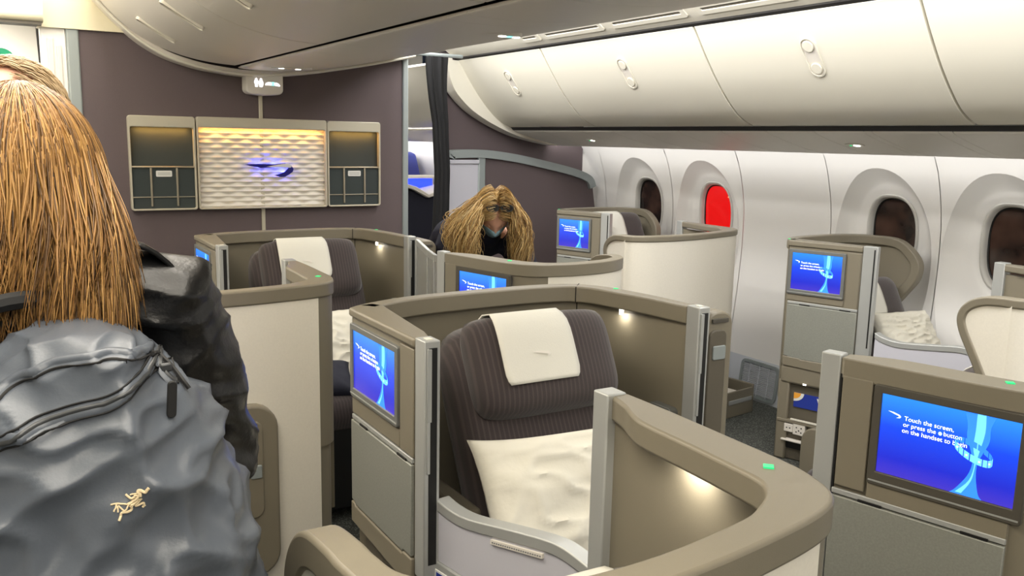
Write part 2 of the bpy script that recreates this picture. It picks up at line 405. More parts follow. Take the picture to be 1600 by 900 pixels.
# ---- right partition
pt = MB()
pt.prism([(2.70, 0), (3.96, 0), (3.985, 0.8), (3.97, 1.0), (3.93, 1.22), (3.88, 1.262), (3.75, 1.31), (3.55, 1.352), (3.3, 1.40), (3.0, 1.425), (2.70, 1.425)], lambda p, a: (p[0], a, p[1]), YP, YP+0.05)
pt = pt.build('wall_front_right', 'bulkhead'); structure(pt, 'dark mauve partition with a sloping top by the windows')
top = cat_rom([(2.70, 1.40), (2.72, 1.435), (2.80, 1.447), (3.0, 1.448), (3.25, 1.42), (3.55, 1.365), (3.75, 1.322), (3.87, 1.283), (3.925, 1.245), (3.95, 1.19)], 5)
rows = []
for i, (x, z) in enumerate(top):
    a = top[max(i-1, 0)]; b = top[min(i+1, len(top)-1)]; t = Vector((b[0]-a[0], 0, b[1]-a[1])).normalized(); n = Vector((-t.z, 0, t.x))
    q = Vector((x, 0, z)); lo = q-n*0.055
    rows.append([(q.x, YP-0.03, q.z), (q.x, YP+0.07, q.z), (lo.x, YP+0.07, lo.z), (lo.x, YP-0.03, lo.z)])
MB().grid(rows, cv=True, cap=True).build('top_rail', 'trim_grey', pt, bevel=0.012, seg=3)
MB().box(2.94, 3.0, YP-0.02, YP+0.06, 0, 1.41).build('upright', 'trim_grey', pt, bevel=0.01)
MB().box(2.69, 2.72, YP-0.02, YP+0.06, 0, 1.41).build('upright', 'trim_grey', pt, bevel=0.01)
MB().box(2.72, 2.945, YP-0.012, YP, 0.35, 1.375).build('pale_panel', 'lilac_panel', pt, bevel=0.004)
MB().box(2.72, 2.945, YP-0.024, YP, 1.352, 1.38).build('pale_panel_cap', 'lilac_panel', pt, bevel=0.004)
up = MB().box(2.70, 3.9, YP+0.09, YP+0.12, 1.2, 2.1).build('wall_front_upper', 'bulkhead', smooth=False); structure(up, 'dark mauve panel under the end of the side bins')
MB().box(2.68, 2.735, YP+0.06, YP+0.13, 1.40, 2.05).build('edge_trim', 'trim_grey', up, bevel=0.01)
# ---- other shell surfaces
structure(MB().box(-1.6, 4.2, -5, 9, 2.42, 2.46).build('ceiling', 'bin_white', smooth=False), 'pale cabin ceiling')
structure(MB().box(-1.62, -1.58, -5, 9, -0.05, 2.46).build('wall_left', 'wall_white', smooth=False), 'white left side wall')
structure(MB().box(-1.6, 4.2, -5.04, -5, -0.05, 2.46).build('wall_back', 'bulkhead', smooth=False), 'rear cabin divider')
structure(MB().box(-1.6, 4.2, 9.0, 9.04, -0.05, 2.46).build('wall_far', 'wall_white', smooth=False), 'far wall of the forward cabin')
structure(MB().prism([(2.44-x, z) for x, z in ((2.752, 2.035), (2.838, 1.908), (2.928, 1.788), (3.03, 1.682), (3.165, 1.61), (3.60, 1.487), (3.62, 1.60), (4.0, 1.66), (4.0, 2.4), (2.752, 2.4))], lambda p, a: (p[0], a, p[1]), -5, 4.3).build('ceiling_left_bins', 'bin_white'), 'pale side bins along the left wall')
# left of the bulkhead: galley entrance
gal = MB().box(0.25, 0.352, YB+0.0, YB+0.1, 0, 2.0).build('trim_1', 'wall_white', bevel=0.006); structure(gal, 'white door jamb beside the bulkhead')
MB().box(0.275, 0.300, YB-0.012, YB+0.01, 0, 1.93).build('groove_strip', 'bin_grey', gal, bevel=0.004)
MB().box(0.312, 0.332, YB-0.010, YB+0.01, 0, 1.90).build('groove_strip', 'bin_grey', gal, bevel=0.004)
MB().box(0.27, 0.335, YB-0.02, YB+0.01, 1.52, 1.60).build('latch_plate', 'trim_grey', gal, bevel=0.004)
hd = MB().prism(rrect(YB-0.1, YB+0.06, 1.99, 2.42, 0.03), lambda p, a: (a, p[0], p[1]), -1.6, 0.262).build('trim_2', 'cream'); structure(hd, 'cream overhead panel above the galley entrance')
MB().prism([(YB-0.07, 1.978), (YB+0.04, 1.978), (YB+0.04, 1.992), (YB-0.07, 1.992)], lambda p, a: (a, p[0], p[1]), -1.6, 0.255).build('panel_edge', 'taupe_dark', hd)
gw = MB()
gw.grid([[(x, 6.6+0.3*(z-1)**2, z) for x in (-1.6, 0.36)] for z in [0.3*i for i in range(9)]])
structure(gw.build('wall_galley', 'wall_white'), 'white galley wall beyond the left aisle')
ga = MB().prism([(0.262, 1.2), (0.262, 1.86), (-0.02, 1.55), (-0.02, 1.2)], lambda p, a: (p[0], a, p[1]), 5.5, 5.54).build('wall_galley_side', 'wall_grey', smooth=False); structure(ga, 'grey slanting galley panel')
ex = thing('exit_sign', (0.12, 5.9, 1.83), 'round green exit sign at the left edge of the picture', 'sign')
MB().prism([(0.12+0.072*math.cos(R(a)), 1.905+0.072*math.sin(R(a))) for a in range(0, 360, 12)], lambda p, a: (p[0], a, p[1]), 5.9, 5.92).build('disc', 'exit_green', ex)
MB().prism([(0.10, 1.87), (0.145, 1.87), (0.17, 1.915), (0.15, 1.945), (0.12, 1.93)], lambda p, a: (p[0], a, p[1]), 5.893, 5.9).build('running_figure', 'sign_white', ex)
MB().box(0.108, 0.132, 5.905, 6.75, 1.90, 1.915).build('bracket', 'bezel', ex)
# ================================================================== OVERHEAD
def prof_pt(prof, s):
    """point and outward (downward) normal at arc position s (0..1) of a profile in the x-z plane."""
    P = [Vector((a, 0, b)) for a, b in prof]; L = [0]
    for a, b in zip(P, P[1:]): L.append(L[-1]+(b-a).length)
    d = s*L[-1]
    for i in range(len(P)-1):
        if d <= L[i+1] or i == len(P)-2:
            t = (P[i+1]-P[i]).normalized(); q = P[i]+t*(d-L[i]); n = Vector((t.z, 0, -t.x)); return q, t, n, L[-1]
def slab_along(prof, y0, y1, th, inset=0.0):
    """a door: profile swept along y with thickness th (inwards), closed."""
    rows = []; pts = cat_rom(prof, 6); n = len(pts); outer = []; inner = []
    for i, (x, z) in enumerate(pts):
        a = pts[max(i-1, 0)]; b = pts[min(i+1, n-1)]; t = Vector((b[0]-a[0], 0, b[1]-a[1])).normalized(); nn = Vector((t.z, 0, -t.x))
        if nn.z > 0 and abs(nn.z) > 0.6: nn = -nn
        outer.append((x, z)); inner.append((x-nn.x*th, z-nn.z*th))
    loop = outer+inner[::-1]
    return MB().prism(loop, lambda p, a: (p[0], a, p[1]), y0, y1)
RB = [(2.752, 2.035), (2.772, 2.008), (2.838, 1.908), (2.928, 1.788), (3.03, 1.682), (3.10, 1.635), (3.165, 1.61)]
seamsY = [5.36, 4.33, 3.06, 1.95, 0.72, -0.5]
BL = ['first white overhead bin, beside the black curtain', 'second white overhead bin from the curtain', 'large white overhead bin above the blank wall between window pairs', 'white overhead bin at the top right corner', 'overhead bin above the camera side']
for i in range(5):
    y1, y0 = seamsY[i], seamsY[i+1]
    root = thing('overhead_bin', (2.95, (y0+y1)/2, 1.61), BL[i], 'overhead bin', 'overhead bins along the window side')
    slab_along(RB, y0+0.006, y1-0.006, 0.03).build('bin_door', 'bin_white', root, bevel=0.008, seg=3, angle=50)
    MB().prism([(2.80, 2.03), (2.875, 1.92), (2.96, 1.80), (3.06, 1.70), (3.19, 1.635), (3.7, 1.66), (3.7, 2.05)], lambda p, a: (p[0], a, p[1]), y0+0.001, y1-0.001).build('bin_body', 'seam', root, smooth=False)  # body colour is near black to stand for shade in the door gaps
    q, t, n, L = prof_pt(RB, 0.33); yc = (y0+y1)/2-0.03
    M = Matrix(((0, t.x, n.x, q.x), (1, 0, 0, yc), (0, t.z, n.z, q.z), (0, 0, 0, 1)))
    hw, hl = 0.034, 0.085
    pill = [(hw*math.cos(R(a)), (hl-hw)*(1 if a < 180 else -1)+hw*math.sin(R(a))) for a in range(0, 360, 15)]
    big = [(p[0]*1.16, p[1]*1.07) for p in pill]
    lt = MB(); lt.grid([[(p[0], p[1], w_) for p in pts] for pts, w_ in ((big, -0.004), (big, 0.005), (pill, 0.006), (pill, -0.004))], cu=True, cv=True).xf(M)
    lt = lt.build('latch', 'bin_white', root)
    MB().prism(pill, lambda p, a: (p[0], p[1], a), -0.004, 0.0015).xf(M).build('latch_recess', 'bin_grey', lt)
    for cy in (hl-hw, -(hl-hw)):
        MB().prism([(0.026*math.cos(R(a)), cy+0.026*math.sin(R(a))) for a in range(0, 360, 15)], lambda p, a: (p[0], p[1], a), 0.001, 0.007).xf(M).build('latch_button', 'bin_white', lt, bevel=0.003)
    if i in (1, 2):
        qq, tt, nn2, _ = prof_pt(RB, 0.06)
# end fascia at the curtain
EP = [(2.66, 2.05), (2.679, 1.985), (2.699, 1.905), (2.748, 1.818), (2.867, 1.712), (3.035, 1.622), (3.218, 1.553), (3.40, 1.512), (3.56, 1.486)]
o = slab_along(EP, 5.34, 5.47, 0.05).build('trim_3', 'bin_grey', bevel=0.012, seg=3, angle=50); structure(o, 'curved pale end fascia of the side bins')
MB().prism(cat_rom(EP, 4)[1:]+[(3.56, 1.60), (3.19, 1.64)]+RB[::-1], lambda p, a: (p[0], a, p[1]), 5.335, 5.36).build('end_closure', 'bin_white', o)
# underside panels with reading lights
PB = [(3.190, 1.592), (3.21, 1.576), (3.30, 1.55), (3.42, 1.52), (3.52, 1.498), (3.60, 1.487), (3.63, 1.50), (3.64, 1.53)]
psu_root = thing('ceiling_service_panels', (3.4, 2.4, 1.5), 'row of pale service panels under the side bins', None, kind='structure')
cuts = [5.335, 4.95, 4.50, 4.2, 3.95, 3.62, 3.3, 3.0, 2.72, 2.46, 2.42, 2.12, 2.06, 1.78, 1.72, 1.4, 1.0, 0.6, 0.2, -0.5]
for a, b in zip(cuts, cuts[1:]):
    slab_along(PB, b+0.0015, a-0.0015, 0.015).build('service_panel', 'psu', psu_root, bevel=0.002)
MB().prism([(3.164, 1.608), (3.20, 1.608), (3.20, 1.586), (3.183, 1.590)], lambda p, a: (p[0], a, p[1]), -0.5, 5.33).build('gap_shade_strip', 'seam', psu_root, smooth=False)  # dark strip put in as the shade of the gap under the doors
for k, y in enumerate((4.655, 2.64)):
    rl = thing('reading_light', (3.35, y, 1.536), ['small reading light under the second side bin', 'small reading light under the third side bin'][k], 'light', 'reading lights under the side bins')
    q, t, n, L = prof_pt(PB, 0.40); M = Matrix(((0, t.x, n.x, q.x), (1, 0, 0, y), (0, t.z, n.z, q.z), (0, 0, 0, 1)))
    MB().prism([(0.05*math.cos(R(a)), 0.026*math.sin(R(a))) for a in range(0, 360, 15)], lambda p, a: (p[0], p[1], a), -0.004, 0.004).xf(M).build('light_housing', 'psu', rl, bevel=0.002)
    MB().prism([(-0.012+0.017*math.cos(R(a)), 0.013*math.sin(R(a))) for a in range(0, 360, 20)], lambda p, a: (p[0], p[1], a), 0.003, 0.006).xf(M).build('lens', 'lamp_lens', rl)
    MB().prism([(0.02+0.006*math.cos(R(a)), 0.006*math.sin(R(a))) for a in range(0, 360, 30)], lambda p, a: (p[0], p[1], a), 0.003, 0.006).xf(M).build('call_light', 'green_led', rl)
# air return strip above the bin doors
strip = thing('ceiling_air_strip', (2.6, 2.4, 2.05), 'long white slotted strip above the bin doors', None, kind='structure')
SP = [(2.752, 2.046), (2.70, 2.075), (2.64, 2.115), (2.58, 2.16), (2.55, 2.20)]
slab_along(SP, -0.5, 5.36, 0.012).build('strip_body', 'bin_white', strip, angle=50)
MB().prism([(2.756, 2.034), (2.735, 2.045), (2.74, 2.056), (2.762, 2.044)], lambda p, a: (p[0], a, p[1]), -0.5, 5.36).build('gap', 'seam', strip, smooth=False)
yv = [(4.42, 4.22), (4.18, 3.64), (3.58, 3.03), (2.96, 2.42), (2.36, 1.8), (1.74, 1.2)]
for a, b in yv:
    fr = MB()
    out = rrect(b, a, 0.0, 0.07, 0.015); inn = rrect(b+0.03, a-0.03, 0.026, 0.042, 0.006)
    f = lambda p, w_: (2.703-p[1]*0.83-w_*0.55, p[0], 2.073+p[1]*0.555-w_*0.83)
    fr.grid([[f(p, w_) for p in pts] for pts, w_ in ((out, -0.002), (out, 0.006), (inn, 0.006), (inn, -0.004))], cu=True, cv=True)
    g = fr.build('vent_frame', 'bin_white', strip, bevel=0.002)
    MB().prism(inn, f, -0.001, 0.0015).build('vent_slot', 'taupe_dark', g, smooth=False)
# ceiling over right aisle
structure(slab_along([(1.93, 2.30), (2.1, 2.36), (2.3, 2.375), (2.5, 2.36), (2.62, 2.30)], -5, 9, -0.02).build('ceiling_aisle_right', 'bin_white'), 'pale vault over the right aisle')

# ---- centre bins
MLp = [(0.44, 2.20), (0.47, 2.13), (0.53, 2.055), (0.61, 1.985), (0.69, 1.935), (0.78, 1.898), (0.88, 1.872), (0.98, 1.857), (1.083, 1.850)]
cseam = [4.47, 3.20, 1.95, 0.7, -0.6]
CL = ['pale centre bin next to the bulkhead sign', 'pale centre bin crossing the top edge of the picture', 'pale centre bin above the camera', 'pale centre bin behind the camera']
for i in range(4):
    y1, y0 = cseam[i], cseam[i+1]
    root = thing('centre_bin', (0.9, (y0+y1)/2, 1.85), CL[i], 'overhead bin', 'bins above the centre seats')
    slab_along(MLp, y0+0.004, y1-0.004, 0.03).build('bin_door', 'bin_grey', root, bevel=0.006, seg=3, angle=50)
    MB().prism([(0.50, 2.2), (0.64, 2.02), (0.83, 1.93), (1.085, 1.892), (1.94, 2.02), (1.92, 2.35), (0.52, 2.40)], lambda p, a: (p[0], a, p[1]), y0+0.001, y1-0.001).build('bin_body', 'seam', root, smooth=False)
    for hy in (0.30, 0.75):
        q, t, n, L = prof_pt(cat_rom(MLp, 4), 0.44); yc = lerp(y1, y0, hy)
        M = Matrix(((0, t.x, n.x, q.x), (1, 0, 0, yc), (0, t.z, n.z, q.z), (0, 0, 0, 1)))
        hw, hl = 0.016, 0.085
        pill = [(hw*math.cos(R(a)), (hl-hw)*(1 if a < 180 else -1)+hw*math.sin(R(a))) for a in range(0, 360, 20)]
        big = [(p[0]*1.25, p[1]*1.05) for p in pill]
        h = MB().grid([[(p[0], p[1], w_) for p in pts] for pts, w_ in ((big, -0.01), (big, 0.006), (pill, 0.006), (pill, -0.01))], cu=True, cv=True).xf(M).build('grip', 'bin_white', root)
        MB().prism(pill, lambda p, a: (p[0], p[1], a), -0.008, 0.001).xf(M).build('grip_recess', 'taupe', h)
CP = [(1.097, 1.846), (1.11, 1.838), (1.22, 1.834), (1.40, 1.843), (1.60, 1.87), (1.80, 1.912), (1.92, 1.94), (1.965, 1.985), (1.975, 2.10), (1.94, 2.3)]
cuts = [4.475, 4.2, 3.9, 3.6, 3.35, 3.0, 2.2, 2.08, 1.7, 1.2, 0.6, -0.6]
cp_root = thing('ceiling_centre_panels', (1.5, 2.4, 1.84), 'pale service panels under the centre bins', None, kind='structure')
for a, b in zip(cuts, cuts[1:]):
    slab_along(CP, b+0.0012, a-0.0012, 0.012).build('service_panel', 'psu', cp_root, bevel=0.0015, angle=50)
for k, (x, y) in enumerate(((1.37, 2.42), (1.28, 4.2))):
    z = 1.8405 if k == 0 else 1.835
    rl = thing('reading_light', (x, y, z-0.006), ['lit reading light under the centre bins near the top of the picture', 'faint reading lights under the centre bins above the lavatory sign'][k], 'light', 'reading lights under the centre bins')
    MB().prism([(x+0.10*math.cos(R(a)), y+0.035*math.sin(R(a))) for a in range(0, 360, 15)], lambda p, a: (p[0], p[1], a), z-0.004, z+0.01).build('light_housing', 'psu', rl, bevel=0.002)
    for dx in ((0.03, 0.055, 0.08) if k == 0 else (-0.05, 0.03)):
        MB().prism([(x+dx+0.013*math.cos(R(a)), y+0.013*math.sin(R(a))) for a in range(0, 360, 20)], lambda p, a: (p[0], p[1], a), z-0.006, z).build('lens', 'sign_teal' if dx == 0.055 else 'lamp_lens', rl)
LP = [(0.455, 2.2), (0.462, 2.12), (0.485, 2.085), (0.575, 1.993), (0.66, 1.925), (0.752, 1.874), (0.85, 1.842), (0.956, 1.82), (1.11, 1.804), (1.22, 1.806), (1.436, 1.827), (1.752, 1.885), (1.93, 1.925), (2.04, 1.952)]
o = slab_along(LP, 4.465, YB+0.01, 0.03).build('trim_4', 'bin_grey', bevel=0.01, seg=3, angle=50); structure(o, 'curved pale lip closing the centre bins at the bulkhead')
MB().tube([(x, 4.463, z+0.008) for x, z in cat_rom(LP, 4)], 0.007, 8).build('lip_bead', 'bin_white', o)

# ================================================================== BULKHEAD FITTINGS
# lavatory sign
sg = thing('lavatory_sign', (CX+0.005, YB-0.05, 1.715), 'small grey illuminated lavatory sign hanging under the centre bins', 'sign')
out = [(1.132, 1.83), (1.132, 1.745)]+[(1.132+0.03*(1-math.cos(R(a))), 1.745-0.026*math.sin(R(a))) for a in range(10, 91, 16)]+[(1.22, 1.714)]+[(1.317-0.03*(1-math.cos(R(a))), 1.745-0.026*math.sin(R(a))) for a in range(90, 9, -16)]+[(1.317, 1.745), (1.317, 1.83)]
MB().prism(out, lambda p, a: (p[0], a, p[1]), YB-0.09, YB-0.002).build('sign_body', 'psu', sg, bevel=0.006)
F = Frame((1.132, YB-0.09), (1.317, YB-0.09))
def person_icon(cx, cz, skirt):
    pts = [(cx-0.008, cz+0.010), (cx-0.011, cz-0.002), (cx-0.006, cz-0.004), (cx-0.006, cz-0.021), (cx+0.006, cz-0.021), (cx+0.006, cz-0.004), (cx+0.011, cz-0.002), (cx+0.008, cz+0.010)]
    if skirt: pts[2] = (cx-0.010, cz-0.010); pts[5] = (cx+0.010, cz-0.010)
    return pts
for k, cx in enumerate((0.050, 0.073)):
    mb = MB(); F.poly(mb, person_icon(cx, 1.776, k == 1), 0.0, 0.0015)
    F.poly(mb, [(cx+0.005*math.cos(R(a)), 1.792+0.005*math.sin(R(a))) for a in range(0, 360, 30)], 0.0, 0.0015)
    mb.build('pictogram', 'sign_white', sg, smooth=False)
mb = MB(); F.poly(mb, [(0.093, 1.765), (0.098, 1.775), (0.112, 1.780), (0.125, 1.778), (0.125, 1.766), (0.108, 1.766)], 0, 0.0015)
F.poly(mb, [(0.140, 1.778), (0.152, 1.778), (0.163, 1.772), (0.168, 1.763), (0.158, 1.762), (0.140, 1.766)], 0, 0.0015); mb.build('belt_pictogram', 'sign_white', sg, smooth=False)
mb = MB(); F.poly(mb, [(0.125, 1.780), (0.140, 1.780), (0.140, 1.764), (0.125, 1.764)], 0, 0.002); mb.build('buckle_pictogram', 'sign_teal', sg, smooth=False)

# literature racks and logo panel
def rack(x0, x1, label):
    z0, z1 = 1.147, 1.60; r = thing('literature_rack', ((x0+x1)/2, YB, z0), label, 'rack', 'literature racks on the bulkhead')
    F = Frame((x0, YB), (x1, YB)); W = x1-x0
    out = rrect(0, W, z0, z1, 0.014); inn = rrect(0.009, W-0.009, z0+0.009, z1-0.054, 0.008)
    mb = MB(); F.ring(mb, out, inn, 0.0, 0.035); mb.build('rack_frame', 'rack_frame', r, bevel=0.003)
    mb = MB(); F.slab(mb, 0.006, W-0.006, z0+0.006, z1-0.05, 0.001, 0.008); mb.build('felt_back', 'rack_felt', r, smooth=False)
    mb = MB(); F.slab(mb, 0.009, W-0.009, z0+0.009, z0+0.205, 0.016, 0.024); mb.build('pocket', 'rack_felt', r, bevel=0.002)
    mb = MB(); F.slab(mb, 0.006, W-0.006, z0+0.205, z0+0.214, 0.012, 0.032); mb.build('top_rail', 'rail', r, bevel=0.003)
    mb = MB(); F.slab(mb, 0.006, W-0.006, z0+0.062, z0+0.067, 0.022, 0.028); mb.build('cross_rail', 'rail', r, bevel=0.001)
    for u in (0.31, 0.70):
        mb = MB(); F.slab(mb, W*u-0.0045, W*u+0.0045, z0+0.02, z0+0.206, 0.022, 0.031); mb.build('upright_rail', 'rail', r, bevel=0.002)
    mb = MB(); F.poly(mb, rrect(W*0.385, W*0.625, z0+0.163, z0+0.192, 0.005), 0.024, 0.027); mb.build('placard', 'placard_white', r)
    mb = MB()
    for k in range(2): F.slab(mb, W*0.41, W*0.60, z0+0.172+0.008*k, z0+0.174+0.008*k, 0.027, 0.0276)
    mb.build('placard_print', 'print_grey', r, smooth=False)
    area('rack_lamp', ((x0+x1)/2, YB-0.03, z1-0.058), (0, 0.4, -1), W*0.8, 0.01, 0.22, (1.0, 0.5, 0.12))
    return r
rack(0.588, 0.893, 'dark felt literature rack left of the glowing logo panel')
rack(1.562, 1.862, 'dark felt literature rack right of the glowing logo panel')
lp = thing('logo_panel', (1.228, YB, 1.147), 'white wavy relief panel with a blue ribbon emblem, lit amber from above', 'panel')
x0, x1, z0, z1 = 0.899, 1.557, 1.147, 1.602; F = Frame((x0, YB), (x1, YB)); W = x1-x0
mb = MB(); F.ring(mb, rrect(0, W, z0, z1, 0.012), rrect(0.008, W-0.008, z0+0.008, z1-0.052, 0.006), 0, 0.04); mb.build('panel_frame', 'rack_frame', lp, bevel=0.003)
# relief of lens-shaped ridges
nx, nz = 168, 150; rows = []
a0, a1, b0, b1 = 0.006, W-0.006, z0+0.006, z1-0.05
pitch = (b1-b0)/16.5; lam = 0.098
for i in range(nz+1):
    v = b0+(b1-b0)*i/nz; row = []
    for j in range(nx+1):
        u = a0+(a1-a0)*j/nx; k = math.floor((v-b0)/pitch)
        best = 0
        for kk in (k-1, k, k+1):
            ph = 0.5*(kk % 2); cen = b0+(kk+0.5)*pitch
            amp = 0.5+0.5*math.cos(2*math.pi*(u/lam+ph))
            dz = (v-cen)/pitch
            d = max(0.0, 1-abs(dz+0.10)/(0.16+0.42*amp))
            best = max(best, (0.25+0.75*amp)*d)
        row.append(F.p(u, v, 0.006+0.017*best))
    rows.append(row)
MB().grid(rows).build('wave_relief', 'wave_white', lp, angle=80)
area('logo_panel_lamp', ((x0+x1)/2, YB-0.036, z1-0.056), (0, 0.35, -1), W*0.92, 0.008, 0.36, (1.0, 0.46, 0.08))
# emblem: a ribbon standing off the relief with a blue glow behind it
mat('emblem_blue', srgb(20, 18, 120), 0.3, 0.2); mat('emblem_silver', srgb(235, 235, 240), 0.25, 0.5)
em = MB(); F.poly(em, [(0.227, 1.3716), (0.296, 1.3736), (0.377, 1.3723), (0.436, 1.3783), (0.423, 1.3635), (0.377, 1.3567), (0.307, 1.3540), (0.253, 1.3635)], 0.034, 0.042); em.build('emblem_blade', 'emblem_blue', lp, bevel=0.001)
em = MB(); F.poly(em, [(0.334, 1.3595), (0.398, 1.3709), (0.444, 1.3777), (0.460, 1.3716), (0.468, 1.3608), (0.458, 1.3547), (0.404, 1.3561)], 0.042, 0.046); em.build('emblem_highlight', 'emblem_silver', lp, bevel=0.001)
em = MB(); F.poly(em, [(0.374, 1.3162), (0.404, 1.3230), (0.431, 1.3351), (0.452, 1.3554), (0.468, 1.3608), (0.476, 1.3486), (0.471, 1.3338), (0.452, 1.3203), (0.431, 1.3088), (0.409, 1.3081)], 0.034, 0.044); em.build('emblem_tail', 'emblem_blue', lp, bevel=0.001)
for k, (u, v) in enumerate(((0.30, 1.361), (0.38, 1.362), (0.425, 1.338))):
    pl = bpy.data.lights.new('emblem_glow', 'POINT'); pl.energy = 0.085; pl.color = (0.06, 0.08, 1.0); pl.shadow_soft_size = 0.004
    q = F.p(u, v, 0.029); ob = bpy.data.objects.new('emblem_glow', pl); ob.location = q; COL.objects.link(ob)

# ---- curtain in the gap, with a rail
ct = thing('curtain', (2.5, 5.15, 0.02), 'black curtain gathered beside the right partition', 'curtain')
rows = []
for i in range(40):
    z = 0.03+(2.03-0.03)*i/39
    cx0 = interp(z, [(0, 2.535), (0.9, 2.545), (1.3, 2.565), (1.62, 2.55), (1.8, 2.525), (1.95, 2.515), (2.03, 2.515)])
    w_ = interp(z, [(0, 0.055), (1.2, 0.045), (1.6, 0.045), (1.85, 0.058), (2.03, 0.068)])
    row = []
    for j in range(48):
        t = 2*math.pi*j/48; rr = 1+0.16*math.sin(9*t+1.3*z)+0.06*math.sin(17*t-2*z)
        row.append((cx0+w_*math.cos(t)*rr, 5.18+0.05*math.sin(t)*rr+0.01*math.sin(5*z), z))
    rows.append(row)
MB().grid(rows, cv=True, cap=True).build('drape', 'curtain', ct, angle=80)
MB().tube([(2.04, 5.18, 2.045), (2.70, 5.18, 2.045)], 0.012, 8).build('rail', 'trim_grey', ct)
for k in range(6): MB().tube([(2.45+0.024*k, 5.18, 2.05), (2.45+0.024*k, 5.18, 2.02)], 0.006, 6).build('hook', 'trim_grey', ct)

# ---- forward cabin seen through the gap
fs = thing('forward_cabin_seat', (3.3, 7.3, 0), 'black seat shell with a white ledge and blue light seen through the gap', 'seat')
MB().prism([(2.85, 0), (3.62, 0), (3.62, 1.06), (3.42, 1.02), (3.36, 1.0), (3.22, 1.07), (3.12, 1.10), (2.85, 1.10)], lambda p, a: (p[0], a, p[1]), 7.1, 7.5).build('shell', 'navy', fs, bevel=0.02)
MB().prism([(2.85, 1.10), (3.12, 1.10), (3.22, 1.07), (3.36, 1.0), (3.42, 1.02), (3.62, 1.06), (3.62, 1.09), (3.40, 1.045), (3.36, 1.03), (3.24, 1.10), (3.13, 1.13), (2.85, 1.13)], lambda p, a: (p[0], a, p[1]), 7.05, 7.5).build('ledge', 'white_panel', fs, bevel=0.004)
MB().box(3.1, 3.62, 7.52, 7.56, 0.9, 1.15).build('blue_panel', 'blue_glow', fs, bevel=0.01)
MB().box(2.9, 3.62, 7.45, 7.58, 1.15, 1.18).build('upper_ledge', 'white_panel', fs, bevel=0.01)
bs = MB(); bs.prism([(8.25, 0.4), (8.75, 0.4), (8.72, 1.25), (8.62, 1.38), (8.5, 1.36), (8.38, 1.15)], lambda p, a: (a, p[0], p[1]), 3.55, 3.9)
tag(bs.build('blue_cabin_seat', 'blue_seat', bevel=0.03, seg=3), 'blue seat back far away behind the curtain gap', 'seat')
fb = slab_along(RB, 5.50, 6.9, 0.03).build('forward_bin', 'bin_white', angle=50); tag(fb, 'white overhead bin beyond the black curtain', 'overhead bin')
fb2 = slab_along(RB, 6.91, 8.6, 0.03).build('forward_bin', 'bin_white', angle=50); tag(fb2, 'farthest overhead bin in the forward cabin', 'overhead bin')
o = slab_along(PB, 5.5, 8.8, 0.015).build('trim_5', 'psu', angle=50); structure(o, 'service panels in the forward cabin')
# ================================================================== SEAT PODS
ZT = 1.08
def rim_strip(samples, n=6, h=0.045):
    """samples: (ox,oy, ix,iy, z [,insx,insy,insz]); outer and inner edge of a cap rail, closed strip."""
    S = [tuple(s)+((0, 0, -h) if len(s) == 5 else ()) for s in samples]
    rows = []
    for ox, oy, ix, iy, z, a, b, c in cat_rom(S, n):
        rows.append([(ox, oy, z), (ix, iy, z), (ix+a, iy+b, z+c), (ox+a, oy+b, z+c)])
    return MB().grid(rows, cv=True, cap=True)
def shell_panel(cols, off0, off1, n=5):
    """cols: (x,y,nx,ny,zb,zt): columns of a wall; n points into the pod; slab between offsets off0..off1."""
    rows = []
    for x, y, nx, ny, zb, zt in cat_rom(cols, n):
        l = math.hypot(nx, ny) or 1; nx /= l; ny /= l
        rows.append([(x+nx*off0, y+ny*off0, zt), (x+nx*off1, y+ny*off1, zt), (x+nx*off1, y+ny*off1, (zt+zb)/2), (x+nx*off1, y+ny*off1, zb), (x+nx*off0, y+ny*off0, zb), (x+nx*off0, y+ny*off0, (zt+zb)/2)])
    return MB().grid(rows, cv=True, cap=True)

